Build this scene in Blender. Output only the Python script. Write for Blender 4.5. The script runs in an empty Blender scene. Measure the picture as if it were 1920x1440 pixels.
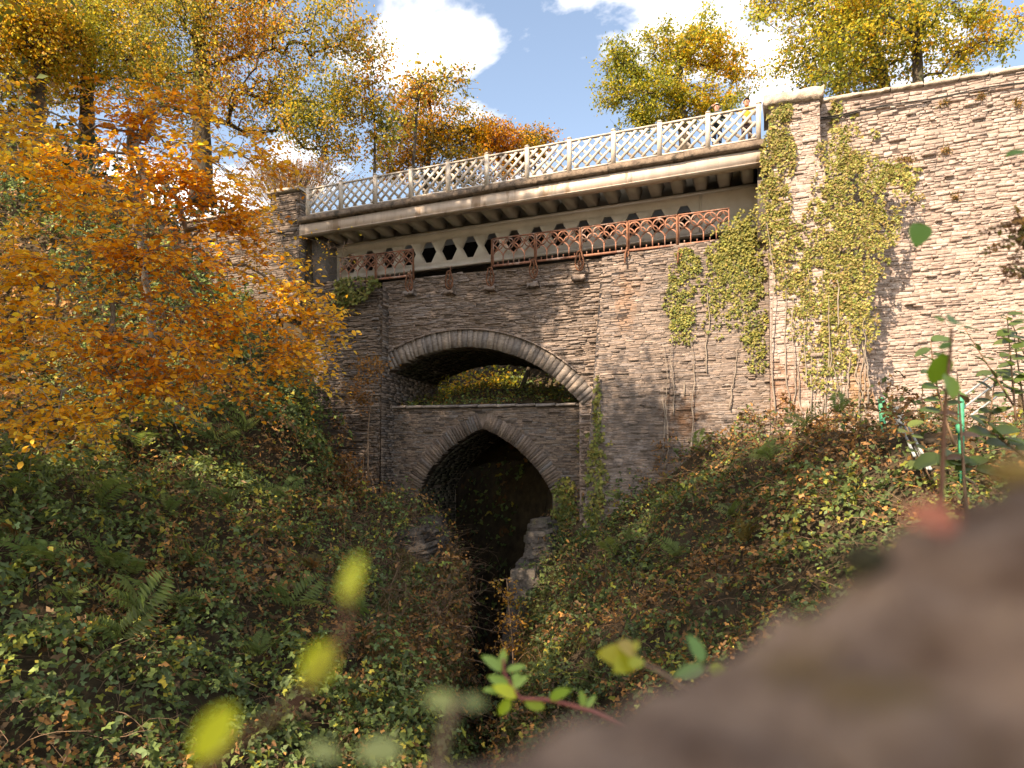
import bpy, math, random
import numpy as np
from mathutils import Vector, Matrix
from mathutils.geometry import tessellate_polygon
R = math.radians
rng = np.random.default_rng(11)
random.seed(5)
scene = bpy.context.scene
col = scene.collection

# ------------------------------------------------------------------ camera, sky, sun, exposure
cam_d = bpy.data.cameras.new('camera')
cam = bpy.data.objects.new('camera', cam_d); col.objects.link(cam)
cam_d.sensor_width = 36; cam_d.lens = 24; cam_d.shift_y = 180 / 1920
cam_d.clip_start = 0.02; cam_d.clip_end = 2000
cam.location = (0, 0, 0); cam.rotation_euler = (R(90), 0, 0)
cam_d.dof.use_dof = True; cam_d.dof.focus_distance = 26; cam_d.dof.aperture_fstop = 1.9
scene.camera = cam
SUN = Vector((-.505, -.543, .669)).normalized()
sun_d = bpy.data.lights.new('sun', 'SUN'); sun_d.energy = 3.1; sun_d.angle = R(.6); sun_d.color = (1, .87, .74)
sun = bpy.data.objects.new('sun', sun_d); col.objects.link(sun)
sun.rotation_euler = SUN.to_track_quat('Z', 'Y').to_euler(); sun.location = (-30, -30, 45)
vs = scene.view_settings
vs.view_transform = 'Standard'; vs.look = 'None'; vs.gamma = 1; vs.exposure = 2.07
try:
    vs.use_white_balance = True; vs.white_balance_temperature = 7900; vs.white_balance_tint = 11
except Exception:
    pass
world = bpy.data.worlds.new('World'); scene.world = world; world.use_nodes = True
nt = world.node_tree; nt.nodes.clear()
cy_ = scene.cycles; cy_.max_bounces = 6; cy_.diffuse_bounces = 3; cy_.glossy_bounces = 2; cy_.transmission_bounces = 4; cy_.transparent_max_bounces = 4; cy_.caustics_reflective = False; cy_.caustics_refractive = False
def N(t, typ, **kw):
    n = t.nodes.new(typ)
    for k, v in kw.items():
        if k in n.inputs: n.inputs[k].default_value = v
        else: setattr(n, k, v)
    return n
def LK(t, a, b): t.links.new(a, b)
sky = N(nt, 'ShaderNodeTexSky', sky_type='NISHITA', sun_disc=False)
sky.sun_elevation = math.asin(SUN.z); sky.sun_rotation = math.atan2(SUN.x, SUN.y); sky.altitude = 250
sky.air_density = 1.0; sky.dust_density = 1.2; sky.ozone_density = 1.0
tc = N(nt, 'ShaderNodeTexCoord'); sep = N(nt, 'ShaderNodeSeparateXYZ'); LK(nt, tc.outputs['Generated'], sep.inputs[0])
zz = N(nt, 'ShaderNodeMath', operation='ADD'); LK(nt, sep.outputs['Z'], zz.inputs[0]); zz.inputs[1].default_value = .22
zm = N(nt, 'ShaderNodeMath', operation='MAXIMUM'); LK(nt, zz.outputs[0], zm.inputs[0]); zm.inputs[1].default_value = .08
cx = N(nt, 'ShaderNodeMath', operation='DIVIDE'); LK(nt, sep.outputs['X'], cx.inputs[0]); LK(nt, zm.outputs[0], cx.inputs[1])
cy = N(nt, 'ShaderNodeMath', operation='DIVIDE'); LK(nt, sep.outputs['Y'], cy.inputs[0]); LK(nt, zm.outputs[0], cy.inputs[1])
cv = N(nt, 'ShaderNodeCombineXYZ'); cs_ = N(nt, 'ShaderNodeMath', operation='SUBTRACT'); LK(nt, cx.outputs[0], cs_.inputs[0]); cs_.inputs[1].default_value = .12; LK(nt, cs_.outputs[0], cv.inputs[0]); LK(nt, cy.outputs[0], cv.inputs[1]); cv.inputs[2].default_value = 23.4
cn = N(nt, 'ShaderNodeTexNoise', noise_dimensions='3D'); cn.inputs['Scale'].default_value = 2.9; cn.inputs['Detail'].default_value = 7; cn.inputs['Roughness'].default_value = .52
cn.inputs['Distortion'].default_value = .25
LK(nt, cv.outputs[0], cn.inputs['Vector'])
cr = N(nt, 'ShaderNodeValToRGB'); cr.color_ramp.elements[0].position = .49; cr.color_ramp.elements[1].position = .84
LK(nt, cn.outputs[0], cr.inputs[0])
b1 = N(nt, 'ShaderNodeBackground', Strength=.085); LK(nt, sky.outputs[0], b1.inputs[0])
b2 = N(nt, 'ShaderNodeBackground', Strength=1.6); b2.inputs[0].default_value = (1, .975, .95, 1)
mx = N(nt, 'ShaderNodeMixShader'); LK(nt, cr.outputs[0], mx.inputs[0]); LK(nt, b1.outputs[0], mx.inputs[1]); LK(nt, b2.outputs[0], mx.inputs[2])
wo = N(nt, 'ShaderNodeOutputWorld'); LK(nt, mx.outputs[0], wo.inputs[0])

# ------------------------------------------------------------------ maths helpers
F, HY = 1280., 900.
def at(px, py, Y): return np.array([(px - 960) / F * Y, Y, (HY - py) / F * Y])
L0 = np.array([-8.7, 29.]); EU = np.array([.9405, -.3395]); EU /= np.linalg.norm(EU); EM = np.array([-EU[1], EU[0]])
def BP(u, v, z):
    """bridge frame: u along the bridge to the right, v away from the viewpoint, z up"""
    return np.array([L0[0] + u * EU[0] + v * EM[0], L0[1] + u * EU[1] + v * EM[1], z])
def px2uz(px, py, v):
    r = (px - 960) / F
    b = L0 + v * EM
    A = np.array([[r, -EU[0]], [1., -EU[1]]])
    t, u = np.linalg.solve(A, b)
    return u, (HY - py) / F * t
def ss(a, b, x):
    t = np.clip((x - a) / (b - a), 0, 1); return t * t * (3 - 2 * t)
_perm = np.random.default_rng(3).random((256, 256))
def vnoise(x, y):
    x = np.asarray(x, float); y = np.asarray(y, float)
    xi = np.floor(x).astype(int); yi = np.floor(y).astype(int); fx = x - xi; fy = y - yi
    fx = fx * fx * (3 - 2 * fx); fy = fy * fy * (3 - 2 * fy)
    g = lambda a, b: _perm[a & 255, b & 255]
    return (g(xi, yi) * (1 - fx) + g(xi + 1, yi) * fx) * (1 - fy) + (g(xi, yi + 1) * (1 - fx) + g(xi + 1, yi + 1) * fx) * fy
def fbm(x, y, o=4):
    s = 0; a = .5; n = 0
    for k in range(o):
        s = s + a * vnoise(x * 2 ** k + 17 * k, y * 2 ** k + 31 * k); n += a; a *= .5
    return s / n
def unit(a): return a / np.maximum(np.linalg.norm(a, axis=-1, keepdims=True), 1e-9)

# ------------------------------------------------------------------ mesh helpers
class MB:
    def __init__(s): s.V = []; s.T = []; s.C = []; s.n = 0
    def add(s, V, T, C=None):
        V = np.asarray(V, float).reshape(-1, 3); T = np.asarray(T, int).reshape(-1, 3)
        s.V.append(V); s.T.append(T + s.n); s.n += len(V)
        if C is None: C = np.zeros((len(V), 3)) + .5
        C = np.asarray(C, float)
        if C.ndim == 1: C = np.tile(C, (len(V), 1))
        s.C.append(C)
    def mesh(s, name, mats, smooth=False, colors=True, mi=None):
        V = np.concatenate(s.V); T = np.concatenate(s.T)
        me = bpy.data.meshes.new(name)
        me.vertices.add(len(V)); me.vertices.foreach_set('co', V.astype(np.float32).ravel())
        me.loops.add(len(T) * 3); me.loops.foreach_set('vertex_index', T.astype(np.int32).ravel())
        me.polygons.add(len(T)); me.polygons.foreach_set('loop_start', np.arange(0, len(T) * 3, 3, dtype=np.int32))
        if smooth: me.polygons.foreach_set('use_smooth', np.ones(len(T), bool))
        if colors:
            C = np.concatenate(s.C); a = me.attributes.new('col', 'FLOAT_COLOR', 'POINT')
            a.data.foreach_set('color', np.concatenate([C, np.ones((len(C), 1))], 1).astype(np.float32).ravel())
        for m_ in (mats if isinstance(mats, (list, tuple)) else [mats]): me.materials.append(m_)
        me.update(calc_edges=True)
        return me
    def obj(s, name, mats, parent=None, smooth=False, **tags):
        return link(name, s.mesh(name, mats, smooth), parent, **tags)
def link(name, me, parent=None, **tags):
    o = bpy.data.objects.new(name, me); col.objects.link(o)
    if parent is not None:
        o.parent = parent
        if parent.type == 'EMPTY': o.matrix_parent_inverse = parent.matrix_basis.inverted()
    for k, v in tags.items(): o[k] = v
    return o
def thing(name, label, category, loc=(0, 0, 0), group=None):
    o = bpy.data.objects.new(name, None); col.objects.link(o); o.location = Vector([float(c) for c in loc])
    o.empty_display_size = .2
    o['label'] = label; o['category'] = category
    if group: o['group'] = group
    return o
BOXT = np.array([[0, 2, 1], [0, 3, 2], [4, 5, 6], [4, 6, 7], [0, 1, 5], [0, 5, 4], [1, 2, 6], [1, 6, 5], [2, 3, 7], [2, 7, 6], [3, 0, 4], [3, 4, 7]])
def hexa(mb, P8, C=None): mb.add(P8, BOXT, C)
def bbox(mb, u0, u1, v0, v1, z0, z1, C=None, zs=0.):
    """box in the bridge frame; zs = rise of z per metre of u"""
    P = [BP(u, v, z + zs * u) for z in (z0, z1) for (u, v) in ((u0, v0), (u1, v0), (u1, v1), (u0, v1))]
    hexa(mb, P, C)
def tube(mb, pts, rad, sides=5, C=None, cap=True):
    pts = np.asarray(pts, float); n = len(pts)
    rad = np.broadcast_to(np.asarray(rad, float), (n,))
    tg = unit(np.gradient(pts, axis=0))
    ref = np.array([0, 0, 1.]) if abs(tg[0][2]) < .8 else np.array([1., 0, 0])
    a = unit(np.cross(tg, ref)); b = np.cross(tg, a)
    th = np.linspace(0, 2 * np.pi, sides, endpoint=False)
    V = (pts[:, None] + rad[:, None, None] * (np.cos(th)[None, :, None] * a[:, None] + np.sin(th)[None, :, None] * b[:, None])).reshape(-1, 3)
    T = []
    for i in range(n - 1):
        for k in range(sides):
            p, q = i * sides + k, i * sides + (k + 1) % sides
            T += [[p, q, q + sides], [p, q + sides, p + sides]]
    if cap:
        for k in range(1, sides - 1):
            T.append([0, k + 1, k]); T.append([(n - 1) * sides, (n - 1) * sides + k, (n - 1) * sides + k + 1])
    mb.add(V, T, C)
def segs(mb, A, B, ra, rb, sides=4, C=None):
    """many separate tapered segments at once"""
    A = np.asarray(A); B = np.asarray(B); n = len(A)
    t = unit(B - A); ref = np.where(np.abs(t[:, 2:3]) < .8, np.array([[0, 0, 1.]]), np.array([[1., 0, 0]]))
    a = unit(np.cross(t, ref)); b = np.cross(t, a)
    th = np.linspace(0, 2 * np.pi, sides, endpoint=False)
    ring = np.cos(th)[None, :, None] * a[:, None] + np.sin(th)[None, :, None] * b[:, None]
    V = np.concatenate([A[:, None] + ring * ra[:, None, None], B[:, None] + ring * rb[:, None, None]], 1)
    T = []
    for k in range(sides):
        q = (k + 1) % sides; T += [[k, q, q + sides], [k, q + sides, k + sides]]
    T = np.array(T)
    TT = (T[None] + (np.arange(n) * 2 * sides)[:, None, None]).reshape(-1, 3)
    CC = None if C is None else np.asarray(C)
    mb.add(V.reshape(-1, 3), TT, CC)
# leaf outlines: (along, across, up) and triangles
LEAF4 = (np.array([[0, 0, 0], [.45, .34, .1], [1, 0, -.05], [.45, -.34, .1]]), np.array([[0, 2, 1], [0, 3, 2]]))
LEAF6 = (np.array([[0, 0, 0], [.3, .3, .07], [.7, .26, .05], [1, 0, -.1], [.7, -.26, .05], [.3, -.3, .07], [.5, 0, 0]]),
         np.array([[0, 6, 1], [1, 6, 2], [2, 6, 3], [3, 6, 4], [4, 6, 5], [5, 6, 0]]))
IVY = (np.array([[0, 0, 0], [-.12, .32, -.03], [.2, .3, .05], [.35, .55, -.04], [.55, .24, .05], [1, 0, -.08], [.55, -.24, .05], [.35, -.55, -.04], [.2, -.3, .05], [-.12, -.32, -.03]]),
       np.array([[0, 2, 1], [0, 3, 2], [0, 4, 3], [0, 5, 4], [0, 6, 5], [0, 7, 6], [0, 8, 7], [0, 9, 8]]))
def leaves(mb, P, axis, nrm, size, C, tmpl=LEAF4):
    P = np.asarray(P); n = len(P)
    if n == 0: return
    nrm = unit(nrm); a = unit(axis - (axis * nrm).sum(1, keepdims=True) * nrm); b = np.cross(nrm, a)
    tv, tt = tmpl
    sz = np.broadcast_to(np.asarray(size, float), (n,))[:, None, None]
    V = P[:, None] + sz * (tv[None, :, 0:1] * a[:, None] + tv[None, :, 1:2] * b[:, None] + tv[None, :, 2:3] * nrm[:, None])
    T = (tt[None] + (np.arange(n) * len(tv))[:, None, None]).reshape(-1, 3)
    mb.add(V.reshape(-1, 3), T, np.repeat(C, len(tv), 0))
def rdir(n, r=None): return unit((r or rng).normal(size=(n, 3)))
def pick(pal, n, w=None, jit=.18, r=None):
    r = r or rng; pal = np.asarray(pal, float); w = None if w is None else np.asarray(w, float) / sum(w)
    C = pal[r.choice(len(pal), n, p=w)]
    return np.clip(C * np.exp(r.normal(size=(n, 1)) * jit) * np.exp(r.normal(size=(n, 3)) * jit * .25), 0.003, .95)

# ------------------------------------------------------------------ materials
def new_mat(name):
    m_ = bpy.data.materials.new(name); m_.use_nodes = True; t = m_.node_tree
    return m_, t, t.nodes['Principled BSDF'], t.nodes['Material Output']
def leaf_mat(name, trans=.4, rough=.45, spec=.3, tint=(1.0, 1.0, .8)):
    m_, t, p, out = new_mat(name)
    a = N(t, 'ShaderNodeAttribute', attribute_name='col'); LK(t, a.outputs['Color'], p.inputs['Base Color'])
    p.inputs['Roughness'].default_value = rough; p.inputs['Specular IOR Level'].default_value = spec
    tr = N(t, 'ShaderNodeBsdfTranslucent'); g = N(t, 'ShaderNodeMixRGB', blend_type='MULTIPLY'); g.inputs[0].default_value = 1; g.inputs[2].default_value = (*[c * 1.25 for c in tint], 1)
    LK(t, a.outputs['Color'], g.inputs[1]); LK(t, g.outputs[0], tr.inputs[0])
    mx = N(t, 'ShaderNodeMixShader'); mx.inputs[0].default_value = trans
    LK(t, p.outputs[0], mx.inputs[1]); LK(t, tr.outputs[0], mx.inputs[2]); LK(t, mx.outputs[0], out.inputs[0])
    return m_
def noise_mat(name, c1, c2, scale=4, rough=.8, bump=.3, bscale=None, c3=None, p3=.62, stretch=(1, 1, 1), spec=.3, metal=0, detail=6, attr=False):
    m_, t, p, out = new_mat(name)
    tc = N(t, 'ShaderNodeTexCoord'); mp = N(t, 'ShaderNodeMapping'); mp.inputs['Scale'].default_value = stretch
    LK(t, tc.outputs['Object'], mp.inputs[0])
    n1 = N(t, 'ShaderNodeTexNoise', Scale=scale, Detail=detail, Roughness=.65); LK(t, mp.outputs[0], n1.inputs['Vector'])
    r = N(t, 'ShaderNodeValToRGB'); r.color_ramp.elements[0].position = .33; r.color_ramp.elements[1].position = .67
    r.color_ramp.elements[0].color = (*c1, 1); r.color_ramp.elements[1].color = (*c2, 1)
    LK(t, n1.outputs[0], r.inputs[0]); last = r.outputs[0]
    if c3 is not None:
        n3 = N(t, 'ShaderNodeTexNoise', Scale=scale * .45, Detail=8, Roughness=.7); LK(t, mp.outputs[0], n3.inputs['Vector'])
        r3 = N(t, 'ShaderNodeValToRGB'); r3.color_ramp.elements[0].position = p3; r3.color_ramp.elements[1].position = p3 + .07
        LK(t, n3.outputs[0], r3.inputs[0])
        mm = N(t, 'ShaderNodeMixRGB'); LK(t, r3.outputs[0], mm.inputs[0]); LK(t, last, mm.inputs[1]); mm.inputs[2].default_value = (*c3, 1); last = mm.outputs[0]
    if attr:
        a = N(t, 'ShaderNodeAttribute', attribute_name='col'); mm = N(t, 'ShaderNodeMixRGB', blend_type='MULTIPLY'); mm.inputs[0].default_value = 1
        LK(t, last, mm.inputs[1]); LK(t, a.outputs['Color'], mm.inputs[2]); last = mm.outputs[0]
    LK(t, last, p.inputs['Base Color']); p.inputs['Roughness'].default_value = rough; p.inputs['Specular IOR Level'].default_value = spec; p.inputs['Metallic'].default_value = metal
    if bump:
        nb = N(t, 'ShaderNodeTexNoise', Scale=bscale or scale * 4, Detail=6, Roughness=.7); LK(t, mp.outputs[0], nb.inputs['Vector'])
        bp = N(t, 'ShaderNodeBump', Strength=bump, Distance=.05); LK(t, nb.outputs[0], bp.inputs['Height']); LK(t, bp.outputs[0], p.inputs['Normal'])
    return m_
def stone_mat(name, pal, stain=(.1, .06, .035), stain_p=.6, lichen=(.5, .48, .42), lichen_p=.64, bump=.6, spot=None):
    """per-stone colour from the 'col' attribute plus a per-object random, mineral grain, lichen and damp stains; spot = [(world point, radii, colour)]"""
    m_, t, p, out = new_mat(name)
    a = N(t, 'ShaderNodeAttribute', attribute_name='col'); oi = N(t, 'ShaderNodeObjectInfo')
    ad = N(t, 'ShaderNodeMath', operation='ADD'); sx = N(t, 'ShaderNodeSeparateXYZ'); LK(t, a.outputs['Vector'], sx.inputs[0])
    LK(t, sx.outputs[0], ad.inputs[0]); LK(t, oi.outputs['Random'], ad.inputs[1])
    fr = N(t, 'ShaderNodeMath', operation='FRACT'); LK(t, ad.outputs[0], fr.inputs[0])
    r = N(t, 'ShaderNodeValToRGB'); r.color_ramp.interpolation = 'LINEAR'
    while len(r.color_ramp.elements) < len(pal): r.color_ramp.elements.new(.5)
    for i, c in enumerate(pal): r.color_ramp.elements[i].position = i / (len(pal) - 1); r.color_ramp.elements[i].color = (*c, 1)
    LK(t, fr.outputs[0], r.inputs[0])
    geo = N(t, 'ShaderNodeNewGeometry'); mp = N(t, 'ShaderNodeMapping'); mp.inputs['Scale'].default_value = (1, 1, 2.6); LK(t, geo.outputs['Position'], mp.inputs[0])
    n1 = N(t, 'ShaderNodeTexNoise', Scale=7, Detail=7, Roughness=.7); LK(t, mp.outputs[0], n1.inputs['Vector'])
    r1 = N(t, 'ShaderNodeValToRGB'); r1.color_ramp.elements[0].position = .3; r1.color_ramp.elements[1].position = .72
    r1.color_ramp.elements[0].color = (.55, .52, .5, 1); r1.color_ramp.elements[1].color = (1.3, 1.3, 1.3, 1); LK(t, n1.outputs[0], r1.inputs[0])
    m1 = N(t, 'ShaderNodeMixRGB', blend_type='MULTIPLY'); m1.inputs[0].default_value = 1; LK(t, r.outputs[0], m1.inputs[1]); LK(t, r1.outputs[0], m1.inputs[2])
    last = m1.outputs[0]
    def over(last, scale, pos, colr, wid=.12, st=(1, 1, 1), fac=.8):
        mp2 = N(t, 'ShaderNodeMapping'); mp2.inputs['Scale'].default_value = st; LK(t, geo.outputs['Position'], mp2.inputs[0])
        n = N(t, 'ShaderNodeTexNoise', Scale=scale, Detail=8, Roughness=.68); LK(t, mp2.outputs[0], n.inputs['Vector'])
        rr = N(t, 'ShaderNodeValToRGB'); rr.color_ramp.elements[0].position = pos; rr.color_ramp.elements[1].position = pos + wid
        rr.color_ramp.elements[1].color = (fac, fac, fac, 1); LK(t, n.outputs[0], rr.inputs[0])
        mm = N(t, 'ShaderNodeMixRGB'); LK(t, rr.outputs[0], mm.inputs[0]); LK(t, last, mm.inputs[1]); mm.inputs[2].default_value = (*colr, 1)
        return mm.outputs[0]
    last = over(last, .8, stain_p, stain, .12, (1, 1, .35), .7)
    last = over(last, 2.6, lichen_p, lichen, .06, (1, 1, 1.6), .75)
    for (c, rad, colr) in (spot or []):
        sub = N(t, 'ShaderNodeVectorMath', operation='SUBTRACT'); LK(t, geo.outputs['Position'], sub.inputs[0]); sub.inputs[1].default_value = c
        dv = N(t, 'ShaderNodeVectorMath', operation='DIVIDE'); LK(t, sub.outputs[0], dv.inputs[0]); dv.inputs[1].default_value = rad
        ln = N(t, 'ShaderNodeVectorMath', operation='LENGTH'); LK(t, dv.outputs[0], ln.inputs[0])
        nn = N(t, 'ShaderNodeTexNoise', Scale=3.2, Detail=6, Roughness=.7); LK(t, geo.outputs['Position'], nn.inputs['Vector'])
        sm = N(t, 'ShaderNodeMath', operation='MULTIPLY_ADD'); LK(t, nn.outputs[0], sm.inputs[0]); sm.inputs[1].default_value = 3.6; LK(t, ln.outputs['Value'], sm.inputs[2])
        rr = N(t, 'ShaderNodeValToRGB'); rr.color_ramp.elements[0].position = .0; rr.color_ramp.elements[1].position = 1
        mr = N(t, 'ShaderNodeMapRange'); mr.inputs['From Min'].default_value = 1.9; mr.inputs['From Max'].default_value = 2.8; mr.inputs['To Min'].default_value = .75; mr.inputs['To Max'].default_value = 0
        LK(t, sm.outputs[0], mr.inputs['Value'])
        mm = N(t, 'ShaderNodeMixRGB'); LK(t, mr.outputs[0], mm.inputs[0]); LK(t, last, mm.inputs[1]); mm.inputs[2].default_value = (*colr, 1); last = mm.outputs[0]
    LK(t, last, p.inputs['Base Color']); p.inputs['Roughness'].default_value = .85; p.inputs['Specular IOR Level'].default_value = .2
    nb = N(t, 'ShaderNodeTexNoise', Scale=9, Detail=8, Roughness=.75); LK(t, mp.outputs[0], nb.inputs['Vector'])
    bp = N(t, 'ShaderNodeBump', Strength=bump, Distance=.06); LK(t, nb.outputs[0], bp.inputs['Height']); LK(t, bp.outputs[0], p.inputs['Normal'])
    return m_
M = {}
M['leaf'] = leaf_mat('leaf_thin', .5)
M['leaf_glossy'] = leaf_mat('leaf_waxy', .28, .55, .2)
M['leaf_shoot'] = leaf_mat('leaf_shoot', .4, .4, .4)
M['grass'] = leaf_mat('dry_grass', .3, .6, .2)
M['bark'] = noise_mat('bark', (.028, .022, .016), (.1, .078, .055), 5, .9, .8, 14, (.06, .075, .03), .6, (1, 1, .3))
M['bark_beech'] = noise_mat('bark_beech', (.12, .1, .08), (.27, .235, .195), 6, .8, .3, 20, (.12, .12, .06), .62)
M['twig'] = noise_mat('twig', (.13, .085, .055), (.26, .18, .125), 3, .8, 0)
M['bramble_stem'] = noise_mat('bramble_stem', (.13, .08, .05), (.28, .18, .11), 2, .8, 0)
M['shaded_steel'] = noise_mat('shaded_steel', (.02, .018, .016), (.05, .042, .036), 4, .8, .1)  # shade of the space under the deck, put into the steel colour
M['ivy_stem'] = noise_mat('ivy_stem', (.17, .14, .115), (.3, .255, .21), 3, .9, 0)
M['soil'] = noise_mat('soil', (.03, .022, .013), (.075, .055, .03), 2.2, .95, .8, 9, (.13, .06, .02), .58)
M['concrete'] = noise_mat('concrete_edge', (.1, .075, .058), (.24, .185, .14), 5, .9, .5, 24, (.055, .045, .035), .55)
M['paint'] = noise_mat('white_paint', (.5, .41, .34), (.64, .55, .47), 1.3, .5, .08, 12, (.34, .25, .18), .55, (2.2, 2.2, .5), spec=.4)
M['paint_rail'] = noise_mat('railing_paint', (.36, .31, .26), (.56, .5, .43), 2.2, .6, .12, 20, (.2, .16, .12), .62, spec=.4)
M['paint_under'] = noise_mat('girder_paint', (.5, .46, .41), (.64, .6, .55), 1.1, .55, .08, 12, (.33, .27, .19), .64, spec=.4)
M['rust'] = noise_mat('rust', (.17, .085, .062), (.36, .17, .11), 3.5, .9, .4, 40, (.34, .24, .2), .52)
M['rust_dark'] = noise_mat('rust_dark', (.09, .04, .025), (.22, .1, .055), 8, .9, .4, 40)
M['asphalt'] = noise_mat('asphalt', (.04, .04, .04), (.065, .062, .06), 20, .9, .3)
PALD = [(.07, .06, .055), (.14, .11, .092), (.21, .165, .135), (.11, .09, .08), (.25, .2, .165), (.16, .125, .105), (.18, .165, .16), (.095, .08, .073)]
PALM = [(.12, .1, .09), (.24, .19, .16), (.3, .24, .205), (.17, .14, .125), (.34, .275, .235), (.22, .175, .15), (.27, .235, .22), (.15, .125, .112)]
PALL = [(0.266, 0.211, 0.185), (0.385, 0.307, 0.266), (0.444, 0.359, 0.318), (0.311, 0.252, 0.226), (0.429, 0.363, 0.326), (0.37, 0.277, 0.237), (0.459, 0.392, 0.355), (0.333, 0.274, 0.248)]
BPv = lambda u, v, z: tuple(float(c) for c in BP(u, v, z))
M['st_up'] = stone_mat('stone_spandrel', PALM, (.12, .085, .06), .6, (.48, .43, .37), .68)
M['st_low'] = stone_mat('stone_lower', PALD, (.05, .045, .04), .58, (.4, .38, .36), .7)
M['st_ring'] = stone_mat('stone_ring', [(.17, .15, .14), (.28, .24, .21), (.35, .295, .25), (.22, .2, .19), (.31, .265, .23), (.15, .145, .15)], (.12, .1, .085), .6, (.42, .38, .33), .66)
M['st_soffit'] = stone_mat('stone_shaded_soffit', [(.03, .028, .022), (.055, .048, .038), (.045, .045, .03), (.07, .06, .048)], (.03, .035, .015), .55, (.09, .08, .07), .7)  # near-black palette: shade under the vaults is put into the stone colour
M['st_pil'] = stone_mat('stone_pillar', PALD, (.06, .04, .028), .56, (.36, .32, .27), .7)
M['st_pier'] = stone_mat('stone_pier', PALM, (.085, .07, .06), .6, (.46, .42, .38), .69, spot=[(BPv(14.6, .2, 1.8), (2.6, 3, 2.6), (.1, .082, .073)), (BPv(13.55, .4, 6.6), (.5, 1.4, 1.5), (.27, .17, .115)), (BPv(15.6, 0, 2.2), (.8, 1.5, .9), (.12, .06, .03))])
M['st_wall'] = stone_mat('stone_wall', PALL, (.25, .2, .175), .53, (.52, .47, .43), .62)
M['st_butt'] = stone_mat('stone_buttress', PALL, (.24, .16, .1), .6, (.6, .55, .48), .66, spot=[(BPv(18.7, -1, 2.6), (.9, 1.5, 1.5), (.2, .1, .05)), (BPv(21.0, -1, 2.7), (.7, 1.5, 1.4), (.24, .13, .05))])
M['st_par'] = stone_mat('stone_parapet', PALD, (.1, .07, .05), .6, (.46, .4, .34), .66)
M['rock'] = stone_mat('cliff_rock', [(.055, .047, .042), (.11, .095, .082), (.08, .07, .064), (.14, .12, .1)], (.05, .055, .025), .55, (.17, .155, .135), .66, 1.0)
M['cap'] = noise_mat('capstone', (.3, .24, .19), (.5, .43, .36), 5, .9, .7, 16, (.62, .57, .48), .62)
M['near_stone'] = noise_mat('near_stone', (.19, .115, .08), (.52, .37, .28), 24, .9, .9, 90, (.3, .2, .1), .57)
M['green'] = noise_mat('green_paint', (.03, .2, .11), (.06, .34, .2), 9, .6, .2, 30, (.16, .15, .1), .58)
M['grey_post'] = noise_mat('grey_post', (.2, .23, .24), (.36, .38, .37), 6, .6, .1)
M['cable'] = noise_mat('cable', (.02, .02, .02), (.05, .045, .04), 6, .6, 0)

# ------------------------------------------------------------------ terrain
def terrain(x, y):
    x = np.asarray(x, float); y = np.asarray(y, float)
    u = (x - L0[0]) * EU[0] + (y - L0[1]) * EU[1]; v = (x - L0[0]) * EM[0] + (y - L0[1]) * EM[1]
    n = fbm(x * .35 + 50, y * .35 + 50) - .5; n2 = fbm(x * 1.3 + 90, y * 1.3 + 20) - .5
    sh = .85 * np.maximum(0, y - 33)
    xs = x + sh
    left = -12.9 - .56 * x + .32 * np.minimum(y, 34) + 3.6 * ss(20, 27, y) * ss(-6, -11, x) + 1.6 * n
    right = -12 + .889 * xs + .316 * y + 1.2 * n
    front = ss(.75, .35, v)
    capf = 1.35 - .06 * (21.5 - y) + .3 * n
    capb = 11.0 + 0 * y
    capr = capf * front + capb * (1 - front)
    right = np.minimum(right, capr)
    left = np.minimum(left + .25 * np.maximum(0, -x - 12) * ss(22, 30, y), 11.4 + .38 * np.maximum(0, -x - 11.5) + .5 * n)
    left = np.where((v > .4) & (u < -.2), np.maximum(left, 10.9), left)
    xl = -2.3 - 1.4 * ss(25.5, 29, y) - sh + .9 * n2; xr = .15 + .085 * (y - 17) + .5 * ss(25, 27, y) - sh + .9 * n2
    xc = -.55 - sh
    fl = -14 + .35 * np.maximum(0, y - 33)
    tl = ss(0, 1, (x - xl) / (xc - xl)) ** .8; tr = ss(0, 1, (xr - x) / (xr - xc)) ** .8
    z = np.where(x < xl, left, np.where(x < xc, left * (1 - tl) + fl * tl, np.where(x < xr, right * (1 - tr) + fl * tr, right)))
    z = z + .5 * n2 * ss(-4, -1, -np.abs(z - 2)) * 0 + .35 * n2
    pl = ss(2.6, 1.0, y) * ss(14, 6, np.abs(x))
    return z * (1 - pl) + (-1.6) * pl
def tgrad(x, y, e=.12):
    return (terrain(x + e, y) - terrain(x - e, y)) / (2 * e), (terrain(x, y + e) - terrain(x, y - e)) / (2 * e)
xs_ = np.concatenate([np.arange(-70, -18, 1.2), np.arange(-18, -5, .4), np.arange(-5, 4, .16), np.arange(4, 16, .4), np.arange(16, 60, 1.5)])
ys_ = np.concatenate([np.arange(-30, 0, 1.5), np.arange(0, 4, .25), np.arange(4, 34, .3), np.arange(34, 60, .8), np.arange(60, 130, 4)])
X_, Y_ = np.meshgrid(xs_, ys_); Z_ = terrain(X_, Y_)
nx = len(xs_); ny = len(ys_)
idx = np.arange(nx * ny).reshape(ny, nx)
q = np.stack([idx[:-1, :-1], idx[:-1, 1:], idx[1:, 1:], idx[1:, :-1]], -1).reshape(-1, 4)
mb = MB(); mb.add(np.stack([X_, Y_, Z_], -1).reshape(-1, 3), np.concatenate([q[:, [0, 1, 2]], q[:, [0, 2, 3]]]))
mb.obj('terrain', M['soil'], smooth=True, kind='structure')

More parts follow.
